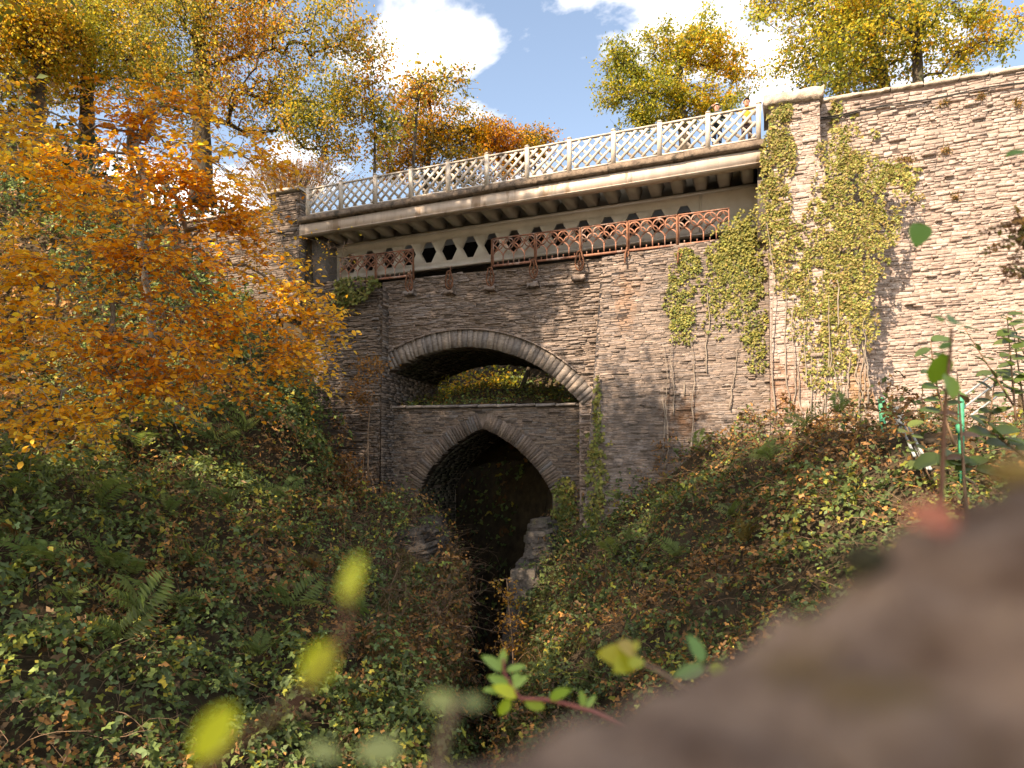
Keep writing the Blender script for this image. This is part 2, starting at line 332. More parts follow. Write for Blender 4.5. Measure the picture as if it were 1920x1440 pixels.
# ------------------------------------------------------------------ stonework
def pip(poly, s, z):
    s = np.asarray(s, float); z = np.asarray(z, float); ins = np.zeros(s.shape, bool); n = len(poly)
    for i in range(n):
        x1, y1 = poly[i]; x2, y2 = poly[(i + 1) % n]
        c = (y1 > z) != (y2 > z)
        xi = (x2 - x1) * (z - y1) / ((y2 - y1) if y2 != y1 else 1e-9) + x1
        ins ^= c & (s < xi)
    return ins
STV = np.array([[-.5, 0, -.5], [.5, 0, -.5], [.5, 0, .5], [-.5, 0, .5], [-.5, .7, -.5], [.5, .7, -.5], [.5, .7, .5], [-.5, .7, .5],
                [-.43, 1, -.38], [.43, 1, -.38], [.43, 1, .38], [-.43, 1, .38], [0, 1.08, 0]])
STT = []
for a_ in (0, 4):
    for k in range(4):
        p_, q_ = a_ + k, a_ + (k + 1) % 4; STT += [[p_, q_, q_ + 4], [p_, q_ + 4, p_ + 4]]
for k in range(4): STT.append([8 + k, 8 + (k + 1) % 4, 12])
STT = np.array(STT)
def stone_variants(mat, nm, n=7):
    out = []
    for i in range(n):
        V = STV.copy(); V[4:8, [0, 2]] += rng.normal(size=(4, 2)) * [.02, .05]; V[4:8, 1] += rng.normal(size=4) * .12
        V[8:12, [0, 2]] += rng.normal(size=(4, 2)) * [.035, .07]; V[8:, 1] += rng.normal(size=5) * .16
        V[:, [0, 2]] = np.clip(V[:, [0, 2]], -.51, .51)
        b = MB(); b.add(V, STT, np.full(3, i / n)); out.append((V, b.mesh('stone_' + nm, mat)))
    return out
def wall_solid(name, poly, vf, vb, mat, parent, holes=()):
    """solid body behind the stones: polygon in (u,z), front at v=vf(u,z), back at v=vb"""
    loops = [list(poly)] + [list(h) for h in holes]
    fl = [p for l in loops for p in l]
    tri = tessellate_polygon([[Vector((p[0], p[1], 0)) for p in l] for l in loops])
    n = len(fl)
    V = [BP(p[0], vf(p[0], p[1]), p[1]) for p in fl] + [BP(p[0], vb, p[1]) for p in fl]
    T = [list(t) for t in tri] + [[t[2] + n, t[1] + n, t[0] + n] for t in tri]
    o = 0
    for l in loops:
        for i in range(len(l)):
            a, b = o + i, o + (i + 1) % len(l); T += [[a, b, b + n], [a, b + n, a + n]]
        o += len(l)
    b = MB(); b.add(V, T, np.full(3, .45)); return b.obj(name, mat, parent)
def lay_stones(parent, poly, vf, mat, nm, hc=(.07, .14), lw=(.2, .7), dep=(.02, .07), excl=None, nbig=220, wav=.03, joint=.015, zjit=.006, slope=0.):
    poly = [tuple(p) for p in poly]
    s0 = min(p[0] for p in poly); s1 = max(p[0] for p in poly); z0 = min(p[1] for p in poly); z1 = max(p[1] for p in poly)
    st = []; z = z0
    while z < z1:
        h = rng.uniform(*hc); s = s0 - rng.uniform(0, .4)
        while s < s1:
            w = rng.uniform(*lw) * (1.25 if h > sum(hc) / 2 else .85)
            if rng.random() < .25 and h > .11: st += [(s, s + w, z, z + h * .52), (s, s + w, z + h * .52, z + h)]
            else: st.append((s, s + w, z, z + h))
            s += w
        z += h
    st = np.array(st)
    ok = []
    def good(a):
        t = np.ones(len(a), bool); w = (a[:, 1] - a[:, 0]) * .06; h = (a[:, 3] - a[:, 2]) * .1
        for (s, z) in ((a[:, 0] + w, a[:, 2] + h), (a[:, 1] - w, a[:, 2] + h), (a[:, 1] - w, a[:, 3] - h), (a[:, 0] + w, a[:, 3] - h), ((a[:, 0] + a[:, 1]) / 2, (a[:, 2] + a[:, 3]) / 2)):
            t &= pip(poly, s, z)
            if excl is not None: t &= ~excl(s, z)
        return t
    cur = st
    for it in range(4):
        g = good(cur); ok.append(cur[g]); bad = cur[~g]; bad = bad[(bad[:, 1] - bad[:, 0]) > .16]
        mid = (bad[:, 0] + bad[:, 1]) / 2; l = bad.copy(); r_ = bad.copy(); l[:, 1] = mid; r_[:, 0] = mid; cur = np.concatenate([l, r_])
        if len(cur) == 0: break
    st = np.concatenate(ok)
    n = len(st); cs = (st[:, 0] + st[:, 1]) / 2; cz = (st[:, 2] + st[:, 3]) / 2
    w = st[:, 1] - st[:, 0] - joint * rng.uniform(.3, 2, n); h = st[:, 3] - st[:, 2] - joint * rng.uniform(.2, 1.6, n)
    d = rng.uniform(dep[0], dep[1], n) + (rng.random(n) < .07) * rng.uniform(.02, .07, n)
    cz = cz + wav * (fbm(cs * .6 + 5, cz * 1.2 + 9, 3) - .5) * 4 * .5 + rng.normal(size=n) * zjit + slope * cs
    var = stone_variants(mat, nm)
    vi = rng.integers(0, len(var), n); rnd = rng.random(n)
    vv = np.array([vf(a, b) for a, b in zip(cs, cz)]); dv = np.array([(vf(a, b + .1) - vf(a, b - .1)) / .2 for a, b in zip(cs, cz)])
    ax = np.concatenate([np.tile(EU, (n, 1)), np.zeros((n, 1))], 1)
    rot = rng.normal(size=n) * .03
    up = np.stack([EM[0] * dv, EM[1] * dv, np.ones(n)], 1); up = unit(up)
    ax2 = unit(ax + up * rot[:, None]); up = unit(up - ax * rot[:, None])
    nn = np.cross(ax2, up); nn = np.where((nn @ np.array([EM[0], EM[1], 0]))[:, None] > 0, -nn, nn)
    O = np.stack([L0[0] + cs * EU[0] + vv * EM[0], L0[1] + cs * EU[1] + vv * EM[1], cz], 1) - nn * .012
    area = w * h / (O[:, 1] ** 2) * ((O[:, 0] / O[:, 1] > -.74) & (O[:, 0] / O[:, 1] < .74))
    big = np.argsort(-area)[:nbig]; isb = np.zeros(n, bool); isb[big] = True
    mb = MB()
    for k in range(len(var)):
        ii = np.where((vi == k) & ~isb)[0]
        if len(ii) == 0: continue
        V = var[k][0]
        P = O[ii][:, None] + V[None, :, 0:1] * (ax2[ii] * w[ii][:, None])[:, None] + V[None, :, 1:2] * (nn[ii] * d[ii][:, None])[:, None] + V[None, :, 2:3] * (up[ii] * h[ii][:, None])[:, None]
        T = (STT[None] + (np.arange(len(ii)) * len(V))[:, None, None]).reshape(-1, 3)
        mb.add(P.reshape(-1, 3), T, np.repeat(np.stack([rnd[ii]] * 3, 1), len(V), 0))
    mb.obj('stonework', mat, parent, kind='stuff')
    for i in big:
        o = bpy.data.objects.new('stone', var[vi[i]][1]); col.objects.link(o); o.parent = parent
        mt = Matrix.Identity(4)
        mt.col[0] = (*(ax2[i] * w[i]), 0); mt.col[1] = (*(nn[i] * d[i]), 0); mt.col[2] = (*(up[i] * h[i]), 0); mt.col[3] = (*O[i], 1)
        o.matrix_parent_inverse = parent.matrix_basis.inverted(); o.matrix_basis = mt
    return n
def voussoirs(parent, cs, cz, r1, r2, a0, a1, n, v0, v1, mat, jr=.05, keep=None):
    a = np.linspace(a0, a1, n + 1) + np.concatenate([[0], rng.normal(size=n - 1) * abs(a1 - a0) / n * .16, [0]])
    for i in range(n):
        lo, hi = a[i], a[i + 1]; g = .012 / r1 * (1 if a1 > a0 else -1); rr = r2 + rng.uniform(-jr, jr); vf = v0 - rng.uniform(0, .05)
        am = (lo + hi) / 2
        if keep is not None and not keep(cs + r1 * math.cos(am), cz + r1 * math.sin(am)): continue
        P = []
        for v in (vf, v1):
            for (r_, t) in ((r1 + rng.uniform(-.02, .012), lo + g), (r1 + rng.uniform(-.02, .012), hi - g), (rr, hi - g), (rr, lo + g)):
                P.append(BP(cs + r_ * math.cos(t), v, cz + r_ * math.sin(t)))
        b = MB(); hexa(b, P, np.full(3, rng.random())); b.obj('voussoir', mat, parent)
def arc(cs, cz, r, a0, a1, n): return [(cs + r * math.cos(a), cz + r * math.sin(a)) for a in np.linspace(a0, a1, n)]
def lump_block(mb, u0, u1, v0, v1, z0, z1, nu=14, nv=4, amp=.03, C=None, seed=0):
    """weathered block with an uneven rounded outline"""
    r = np.random.default_rng(seed)
    def fix(u, v, z):
        return BP(u + amp * (r.random() - .5), v + amp * (r.random() - .5), z + amp * (r.random() - .5))
    us = np.linspace(u0, u1, nu); prof = [(v0, z0), (v0 - .01, z0 + .3 * (z1 - z0)), (v0, z0 + .75 * (z1 - z0)), (v0 + .12 * (v1 - v0), z1), (v0 + .5 * (v1 - v0), z1 + .02), (v1, z1), (v1, z0)]
    V = [fix(u, p[0], p[1]) for u in us for p in prof]; k = len(prof); T = []
    for i in range(nu - 1):
        for j in range(k):
            a, b = i * k + j, i * k + (j + 1) % k; T += [[a, b, b + k], [a, b + k, a + k]]
    for j in range(1, k - 1): T += [[0, j, j + 1], [(nu - 1) * k, (nu - 1) * k + j + 1, (nu - 1) * k + j]]
    mb.add(V, T, C if C is not None else np.full(3, r.random()))

# upper (middle) stone bridge -------------------------------------------------
UBV = 1.1
pts = np.array([px2uz(*p, UBV) for p in ((744, 686), (869, 654), (940, 658), (1006, 680), (1037, 711), (1078, 742))])
A_ = np.c_[2 * pts, np.ones(len(pts))]; sol = np.linalg.lstsq(A_, (pts ** 2).sum(1), rcond=None)[0]
AC = sol[:2]; AR = math.sqrt(sol[2] + AC @ AC)
RT = .68
zs_ = 3.0
aR = math.asin((zs_ - AC[1]) / AR); aL = math.pi - math.asin((4.3 - AC[1]) / AR)
ring_in = arc(*AC, AR, aL, aR, 30)
uL, uR = ring_in[0][0], ring_in[-1][0]
ub = thing('upper_stone_bridge', 'rubble stone bridge with wide shallow arch right below the iron girder', 'bridge', BP(7.5, 2.5, -2))
top = [(13.2, 8.36), (11.5, 8.4), (9, 8.38), (6, 8.42), (3.0, 8.4)]
UPOLY = [(3.0, 4.3)] + ring_in + [(uR, 3.0), (uR + .02, -4.5), (13.2, -4.5)] + top
wall_solid('bridge_body', UPOLY, lambda u, z: UBV, 5.6, M['st_up'], ub)
inring = lambda s, z: (np.hypot(s - AC[0], z - AC[1]) < AR + RT - .03) & (z > zs_)
lay_stones(ub, UPOLY, lambda u, z: UBV, M['st_up'], 'spandrel', (.035, .085), (.12, .55), (.012, .085), inring, 280, .08, .01, .012)
voussoirs(ub, AC[0], AC[1], AR, AR + RT, aL, aR - .03, 46, UBV - .03, UBV + .5, M['st_ring'], .03, keep=lambda s, z: s > 3.0)
b = MB()
for (a0, a1) in ((2.35, 1.9), (1.9, 1.5), (1.5, 1.1), (1.1, .82)):
    P = [BP(AC[0] + (AR + RT + r_) * math.cos(t), v, AC[1] + (AR + RT + r_) * math.sin(t)) for v in (UBV - .12, UBV + .1) for (r_, t) in ((.0, a0), (.0, a1), (.05, a1), (.05, a0))]
    b2_ = MB()
    ts = np.linspace(a0, a1, 7)
    for i in range(6):
        hexa(b2_, [BP(AC[0] + (AR + RT + r_) * math.cos(t), v, AC[1] + (AR + RT + r_) * math.sin(t)) for v in (UBV - .14, UBV + .1) for (r_, t) in ((.01, ts[i]), (.01, ts[i + 1]), (.06, ts[i + 1]), (.06, ts[i]))], np.full(3, .1))
    b2_.obj('drip_course', M['st_up'], ub)
for i, (px, py) in enumerate(((768, 549), (843, 547), (920, 541), (1000, 534), (1086, 521))):
    u, z = px2uz(px, py, UBV - .15); b = MB(); lump_block(b, u - .24, u + .24, UBV - .3, UBV + .1, z - .1, z + .08, 7, 4, .07, seed=40 + i); b.obj('corbel_stone', M['st_up'], ub)
def soffit(parent, f, t0, t1, n, v0, v1, mat):
    # stones lining the underside of an arch: f(t) -> (u, z, inward normal)
    b = MB(); ts = np.linspace(t0, t1, n + 1)
    for i in range(n):
        v = v0
        while v < v1:
            w = rng.uniform(.25, .8); d = rng.uniform(.0, .05); (ua, za, na), (ub_, zb_, nb2) = f(ts[i]), f(ts[i + 1])
            e = .06; P = []
            for dd in (-.02, d):
                for (tt_, vv) in ((e, v), (1 - e, v), (1 - e, min(v1, v + w) - .015), (e, min(v1, v + w) - .015)):
                    u_ = ua * (1 - tt_) + ub_ * tt_; z_ = za * (1 - tt_) + zb_ * tt_; P.append(BP(u_ + na[0] * dd, vv, z_ + na[1] * dd))
            hexa(b, P, np.full(3, rng.random())); v += w
    b.obj('soffit_stonework', mat, parent, kind='stuff')
cin = lambda c, r_: (lambda t: (c[0] + r_ * math.cos(t), c[1] + r_ * math.sin(t), (-math.cos(t), -math.sin(t))))
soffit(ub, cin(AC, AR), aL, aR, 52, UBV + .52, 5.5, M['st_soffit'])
b = MB(); bbox(b, 2.9, 18.0, 1.2, 5.5, 8.2, 8.33); b.obj('road_surface', M['soil'], ub)

# lower stone bridge -----------------------------------------------------------
LBV = 1.5
lb = thing('lower_stone_bridge', 'oldest stone bridge at the bottom with a tall pointed arch', 'bridge', BP(7.4, 2.5, -2))
APX = np.array(px2uz(905, 803, LBV)); SL = np.array(px2uz(786, 915, LBV)); SR = np.array(px2uz(1036, 925, LBV))
def arc_through(S, A, bul):
    mid = (S + A) / 2; d = A - S; L = np.linalg.norm(d); nrm = np.array([-d[1], d[0]]) / L
    rr = (L * L / 4 + bul * bul) / (2 * bul); c = mid - nrm * (rr - bul); return c, rr
cL, rL = arc_through(SL, APX, .36); cR, rR = arc_through(SR, APX, -.36)
rR = abs(rR)
def ang(c, p): return math.atan2(p[1] - c[1], p[0] - c[0])
arL = arc(*cL, rL, ang(cL, SL), ang(cL, APX), 14); arR = arc(*cR, rR, ang(cR, APX), ang(cR, SR), 14)
LPOLY = [(3.1, -5), (SL[0], -5)] + arL + arR[1:] + [(SR[0], -5), (12.6, -5), (12.6, 2.83), (3.1, 3.05)]
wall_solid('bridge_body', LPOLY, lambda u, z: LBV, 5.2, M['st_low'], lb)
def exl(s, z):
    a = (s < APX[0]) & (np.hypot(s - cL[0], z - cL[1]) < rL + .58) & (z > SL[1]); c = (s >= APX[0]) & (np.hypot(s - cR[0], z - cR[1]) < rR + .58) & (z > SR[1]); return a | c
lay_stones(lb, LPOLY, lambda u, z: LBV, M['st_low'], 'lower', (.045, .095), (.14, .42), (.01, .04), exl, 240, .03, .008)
voussoirs(lb, cL[0], cL[1], rL, rL + .62, ang(cL, SL), ang(cL, APX), 36, LBV - .03, LBV + .5, M['st_low'], .05)
voussoirs(lb, cR[0], cR[1], rR, rR + .62, ang(cR, SR), ang(cR, APX), 36, LBV - .03, LBV + .5, M['st_low'], .05)
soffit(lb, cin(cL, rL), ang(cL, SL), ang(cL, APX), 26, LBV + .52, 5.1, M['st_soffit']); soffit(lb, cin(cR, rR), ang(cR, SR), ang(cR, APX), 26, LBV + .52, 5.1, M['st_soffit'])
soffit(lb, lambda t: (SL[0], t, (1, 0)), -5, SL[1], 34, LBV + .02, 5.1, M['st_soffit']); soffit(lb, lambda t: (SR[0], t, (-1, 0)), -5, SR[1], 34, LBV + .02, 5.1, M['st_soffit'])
us = np.linspace(3.15, 12.2, 12)
for i in range(11):
    b = MB(); z = 3.06 - .022 * (us[i] - 3); lump_block(b, us[i] + .01, us[i + 1] - .01, LBV - .13, LBV + .35, z, z + .11, 6, 4, .02, seed=i); b.obj('coping_stone', M['st_ring'], lb)
# earth on top of the lower bridge
b = MB(); gu = np.linspace(3.0, 12.6, 40); gv = np.linspace(LBV + .3, 9, 26); GU, GV = np.meshgrid(gu, gv)
GZ = 3.05 + 1.05 * ss(LBV + .25, 4.6, GV) * (.3 + ss(12.8, 7, GU) * .75 * ss(1.5, 7, GU)) + .35 * (fbm(GU * 1.1, GV * 1.1) - .5)
GZ = GZ - 3.0 * ss(6, 9, GV)
P = np.stack([L0[0] + GU * EU[0] + GV * EM[0], L0[1] + GU * EU[1] + GV * EM[1], GZ], -1).reshape(-1, 3)
ii = np.arange(len(P)).reshape(GU.shape); q = np.stack([ii[:-1, :-1], ii[:-1, 1:], ii[1:, 1:], ii[1:, :-1]], -1).reshape(-1, 4)
b.add(P, np.concatenate([q[:, [0, 1, 2]], q[:, [0, 2, 3]]])); b.obj('ground_mound', M['soil'], smooth=True, kind='structure')
MOUND = P

# left pillar -------------------------------------------------------------------
lp = thing('stone_pillar', 'dark battered stone pillar left of the arches under an ivy tuft', 'pillar', BP(2.2, 1, -1))
PVF = lambda u, z: .62 - .02 * (8 - z)
LPP = [(-3.5, -3), (3.2, -3), (3.3, 7.9), (2.7, 8.3), (1.2, 8.5), (-1.5, 8.7), (-3.5, 8.9)]
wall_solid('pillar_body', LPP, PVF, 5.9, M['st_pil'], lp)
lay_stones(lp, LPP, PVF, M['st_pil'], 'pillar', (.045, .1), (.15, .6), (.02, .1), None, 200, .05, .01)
# stones on the pillar's return face
mbr = MB()
z = -3
while z < 7.8:
    h = rng.uniform(.07, .13)
    va = PVF(0, z) + .02
    while va < 5.85:
        vb = min(5.88, va + rng.uniform(.25, .7)); e0 = rng.uniform(.02, .075)
        hexa(mbr, [BP(3.27 + e * e0, vv, zz) for zz in (z, z + h - .012) for (e, vv) in ((0, va), (1, va), (1, vb - .012), (0, vb - .012))], np.full(3, rng.random())); va = vb
    z += h
mbr.obj('return_stonework', M['st_pil'], lp, kind='stuff')

# right pier ---------------------------------------------------------------------
pr = thing('stone_pier', 'broad battered stone pier right of the arches with ivy', 'pier', BP(15, 0, -1))
QVF = lambda u, z: .72 - .105 * (8.4 - z)
PRP = [(11.95, -5), (18.6, -5), (18.6, 9.2), (17.3, 8.5), (15, 8.38), (12.55, 8.3)]
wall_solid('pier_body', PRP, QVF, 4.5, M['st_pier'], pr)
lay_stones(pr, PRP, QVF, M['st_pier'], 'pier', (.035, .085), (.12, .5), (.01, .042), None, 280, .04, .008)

# ivy buttress ---------------------------------------------------------------------
bt = thing('stone_buttress', 'tall pale buttress with flat capstone at the right end of the railing', 'buttress', BP(19.5, -.5, 1))
TVF = lambda u, z: -.35 - .082 * (12.4 - z)
BTP = [(18.42, -2), (22.1, -2), (21.5, 1.8), (20.75, 5), (20.1, 9), (19.88, 11), (19.88, 12.22), (18.34, 12.34), (18.34, 9)]
wall_solid('buttress_body', BTP, TVF, 1.2, M['st_butt'], bt)
lay_stones(bt, BTP, TVF, M['st_butt'], 'buttress', (.055, .13), (.12, .42), (.01, .05), None, 180, .03, .01)
b = MB(); lump_block(b, 18.18, 19.98, -.52, 1.25, 12.26, 12.66, 18, 4, .07, seed=77); b.obj('capstone', M['cap'], bt)

# retaining wall ----------------------------------------------------------------------
rw = thing('retaining_wall', 'tall sunlit pale stone retaining wall with dark cable', 'wall', BP(23, .3, 1))
WVF = lambda u, z: .3
RWP = [(19.7, -1.5), (29, -1.5), (29, 12.3), (19.7, 12.42)]
wall_solid('wall_body', RWP, WVF, .9, M['st_wall'], rw)
lay_stones(rw, RWP, WVF, M['st_wall'], 'wall', (.05, .13), (.11, .45), (.01, .06), None, 300, .07, .012, .012, -.0)
us = np.concatenate([[19.9], np.cumsum(rng.uniform(.7, 1.5, 9)) + 19.9])
for i in range(9):
    b = MB(); z = 12.42 - .012 * (us[i] - 19.9); lump_block(b, us[i] + .01, us[i + 1] - .01, .2, 1.0, z, z + .14, 7, 4, .035, seed=i + 90); b.obj('coping_stone', M['cap'], rw)

# left parapet with pillar ---------------------------------------------------------------
pp = thing('stone_parapet', 'dark stone parapet with raised end pillar left of the lattice railing', 'parapet', BP(-2, .2, 9))
EVF = lambda u, z: .02
EPP = [(-7, 7), (-.42, 7), (-.4, 12.36), (-1.9, 12.36), (-1.95, 11.75), (-7, 11.75)]
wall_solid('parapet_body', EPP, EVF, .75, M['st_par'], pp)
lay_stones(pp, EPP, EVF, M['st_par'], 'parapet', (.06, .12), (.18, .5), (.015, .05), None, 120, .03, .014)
b = MB(); lump_block(b, -2.05, -.3, -.12, .85, 12.38, 12.56, 12, 4, .04, seed=5); b.obj('capstone', M['cap'], pp)
b = MB(); lump_block(b, -7, -1.98, -.06, .8, 11.76, 11.9, 24, 4, .04, seed=6); b.obj('coping_stone', M['cap'], pp)
b = MB(); z = 8.5
while z < 12.3:
    h = rng.uniform(.08, .15); hexa(b, [BP(-.41 + e * .05, vv, zz) for zz in (z, z + h - .015) for (e, vv) in ((0, .04), (1, .04), (1, .74), (0, .74))], np.full(3, rng.random())); z += h
b.obj('return_stonework', M['st_par'], pp, kind='stuff')

# ------------------------------------------------------------------ iron road bridge
SLP = .0105
br = thing('road_bridge', 'white painted iron road bridge with hexagon-pierced girder on top', 'bridge', BP(9, 2, 9))
BE = 18.28
b = MB(); bbox(b, -.38, BE, -.02, .3, 10.44, 10.87, zs=SLP); fas = b.obj('fascia_beam', M['paint'], br)
b = MB(); bbox(b, -.38, BE, -.07, .34, 10.41, 10.437, zs=SLP); b.obj('bottom_flange', M['paint'], fas)
b = MB(); bbox(b, -.38, BE, .05, .3, 10.873, 10.97, zs=SLP); b.obj('bearing_strip', M['concrete'], fas)
for i in range(7):
    b = MB(); lump_block(b, -.38 + i * 2.665, -.38 + (i + 1) * 2.665 - .004, -.16, .5, 10.95 + SLP * i * 2.66, 11.2 + SLP * i * 2.66, 10, 4, .012, seed=i); b.obj('edge_stone', M['concrete'], br)
b = MB(); bbox(b, -.38, BE, .3, 5.4, 10.98, 11.1, zs=SLP); dk = b.obj('deck_slab', M['paint_under'], br)
b = MB(); bbox(b, -.38, BE, .51, 5.3, 11.105, 11.16, zs=SLP); b.obj('road_surface', M['asphalt'], dk)
for k in range(22):
    u = .45 + k * .82; b = MB()
    P = [BP(u + du, v, z + SLP * u) for (z, w) in ((10.56, .17), (10.975, .3)) for (du, v) in ((-w, .305), (w, .305), (w, 2.0), (-w, 2.0))]
    hexa(b, P); b.obj('cross_beam', M['paint_under'], br)
def girder(v, u0, u1, holes, name, mat):
    zt, zb = 10.52, 9.0
    poly = [(u0, zb + SLP * u0), (u1, zb + SLP * u1), (u1, zt + SLP * u1), (u0, zt + SLP * u0)]
    hs = []
    for u in holes:
        zo = SLP * u
        hs.append([(u - .13, 9.27 + zo), (u - .36, 9.7 + zo), (u - .13, 10.14 + zo), (u + .13, 10.14 + zo), (u + .36, 9.7 + zo), (u + .13, 9.27 + zo)])
    return wall_solid(name, poly, lambda a, z: v, v + .06, mat, br, hs)
hol = [.85 + .97 * k for k in range(16)]
g = girder(2.0, -.3, 18.3, hol, 'girder', M['paint_under'])
b = MB(); bbox(b, -.3, 18.3, 1.84, 2.22, 10.47, 10.53, zs=SLP); b.obj('top_flange', M['paint_under'], g)
b = MB(); bbox(b, -.3, 18.3, 1.86, 2.2, 8.93, 8.99, zs=SLP); b.obj('bottom_flange', M['paint_under'], g)
b = MB(); bbox(b, 15.95, 16.05, 1.95, 1.999, 9.0, 10.468, zs=SLP); b.obj('stiffener', M['paint_under'], g)
b = MB(); bbox(b, -.3, 18.3, 4.8, 4.9, 8.4, 10.97, zs=SLP); b.obj('far_girder', M['shaded_steel'], br)  # left solid and painted near-black so the girder openings read dark

b = MB(); bbox(b, -1.2, .12, .8, 5.9, 8, 10.975, zs=SLP); b.obj('abutment', M['st_par'], br)
b = MB(); bbox(b, 18.0, 19.5, .35, 5.9, 8, 11.09, zs=SLP); b.obj('abutment', M['st_par'], br)
# lattice railing
rl = thing('lattice_railing', 'white iron lattice railing along the edge of the road bridge', 'railing', BP(9, 0, 11.2))
PW = 1.638
def rbox(name, u0, u1, v0, v1, z0, z1, mat, parent):
    b = MB(); bbox(b, u0, u1, v0, v1, z0, z1, zs=SLP); return b.obj(name, mat, parent)
for k in range(12):
    u = k * PW + .02
    po = rbox('post', u - .08, u + .075, -.02, .1, 11.2, 12.44, M['paint_rail'], rl)
    b = MB(); P = [BP(u + a, .04 + c, z + SLP * u) for (z, w) in ((12.441, .09), (12.5, .03)) for (a, c) in ((-w, -w), (w, -w), (w, w), (-w, w))]; hexa(b, P); b.obj('post_cap', M['paint_rail'], po)
for k in range(11):
    u0 = k * PW + .1; u1 = (k + 1) * PW - .06; h = 1.02; zb = 11.3; w = u1 - u0
    pn = rbox('railing_panel', u0, u1, .01, .07, zb - .06, zb, M['paint_rail'], rl)
    rbox('top_rail', u0, u1, 0, .08, zb + h, zb + h + .06, M['paint_rail'], pn)
    for sgn in (1, -1):
        for j in range(-3, 5):
            c = j * .41 + (.12 if sgn > 0 else .0)
            # line: s from c, z = (s-c)*1 for sgn>0 ; mirrored otherwise
            s0, s1 = c, c + h
            z0_, z1_ = 0., h
            if s0 < 0: z0_ = -s0; s0 = 0.
            if s1 > w: z1_ = h - (s1 - w); s1 = w
            if s1 - s0 < .12: continue
            if sgn < 0: s0, s1 = w - s0, w - s1
            d = np.array([s1 - s0, z1_ - z0_]); d /= np.linalg.norm(d); nrm = np.array([-d[1], d[0]]) * .064
            vf = .012 if sgn > 0 else .04
            q4 = [(s0 + nrm[0], z0_ + nrm[1]), (s0 - nrm[0], z0_ - nrm[1]), (s1 - nrm[0], z1_ - nrm[1]), (s1 + nrm[0], z1_ + nrm[1])]
            P = [BP(u0 + min(max(a, 0), w), v, zb + min(max(zz_, -.002), h + .002) + SLP * (u0 + a)) for v in (vf, vf + .024) for (a, zz_) in q4]
            b = MB(); hexa(b, P); b.obj('lattice_bar', M['paint_rail'], pn)

# rusty tracery railing
rr_ = thing('rusty_railing', 'rusty cast iron tracery railing on top of the middle bridge', 'railing', BP(9, 1, 8.4))
def band(mb, pts, v0, v1, wd):
    p = np.asarray(pts, float); t = np.gradient(p, axis=0); t /= np.maximum(np.linalg.norm(t, axis=1, keepdims=True), 1e-9); nn = np.stack([-t[:, 1], t[:, 0]], 1) * wd / 2
    a, c = p + nn, p - nn; n = len(p)
    V = [BP(*(x[0], v, x[1])) for v in (v0, v1) for arr in (a, c) for x in arr]; T = []
    for i in range(n - 1):
        A0, A1, B0, B1 = i, i + 1, n + i, n + i + 1
        for (w_, x_, y_, z_) in ((A0, A1, B1, B0), (2 * n + A0, 2 * n + A1, 2 * n + B1, 2 * n + B0), (A0, A1, 2 * n + A1, 2 * n + A0), (B0, B1, 2 * n + B1, 2 * n + B0)):
            T += [[w_, x_, y_], [w_, y_, z_]]
    mb.add(V, T)
RV = .93
tilt = {1.0: -.04, 2.8: .0, 8.1: .02, 9.9: .0, 11.7: .0, 13.5: .0, 15.3: .0}
for u0 in (1.0, 2.8, 8.1, 9.9, 11.7, 13.5, 15.3):
    w = 1.77; p = w / 4; zb = 8.48; H_ = 1.12
    b = MB(); bbox(b, u0, u0 + w, RV - .04, RV + .03, zb - .03, zb + .05)
    pn = b.obj('railing_panel', M['rust'], rr_)
    b = MB(); bbox(b, u0, u0 + w, RV - .03, RV + .02, zb + H_ - .05, zb + H_); b.obj('top_rail', M['rust'], pn)
    for e in (u0 + .005, u0 + w - .045):
        b = MB(); bbox(b, e, e + .04, RV - .025, RV + .02, zb + .052, zb + H_ - .052); b.obj('side_bar', M['rust'], pn)
    b = MB(); zc = zb + .84; r_ = p / 2
    for k in range(4):
        cu = u0 + (k + .5) * p
        band(b, arc(cu, zc, r_ - .008, 0, 2 * math.pi, 25), RV - .018, RV + .012, .046)
        for sg in (-1, 1):
            mu = cu + sg * r_; pts_ = [(mu, zb + .36), (mu - sg * .012, zb + .42), (mu - sg * .05, zb + .5), (mu - sg * .12, zb + .57), (cu, zb + .635)]
            band(b, pts_, RV - .016, RV + .01, .048)
    for k in range(5):
        mu = u0 + k * p
        lo, hi = (0 if k == 0 else None), None
        a0, a1 = (0, math.pi) if 0 < k < 4 else ((0, math.pi / 2) if k == 0 else (math.pi / 2, math.pi))
        band(b, arc(mu, zc - r_, r_ - .008, a0, a1, 13), RV - .014, RV + .008, .044)
        a0, a1 = (math.pi, 2 * math.pi) if 0 < k < 4 else ((1.5 * math.pi, 2 * math.pi) if k == 0 else (math.pi, 1.5 * math.pi))
        band(b, arc(mu, zc + r_, r_ - .008, a0, a1, 13), RV - .014, RV + .008, .044)
    b.obj('tracery', M['rust'], pn)
    for k in range(1, 4):
        b = MB(); mu = u0 + k * p; bbox(b, mu - .02, mu + .02, RV - .02, RV + .015, zb + .052, zb + .4); b.obj('mullion', M['rust'], pn)
    for k in range(4):
        b = MB(); mu = u0 + (k + .5) * p; bbox(b, mu - .016, mu + .016, RV - .016, RV + .012, zb + .052, zb + .16); b.obj('pin', M['rust'], pn)
for u in (2.79, 4.59, 8.08, 9.885, 11.685, 13.485, 15.285):
    b = MB(); tube(b, [BP(u, RV - .05, 8.3), BP(u, RV - .05, 9.1), BP(u, RV - .05, 9.55)], [.045, .038, .03], 8); b.obj('post', M['rust_dark'], rr_, smooth=True)
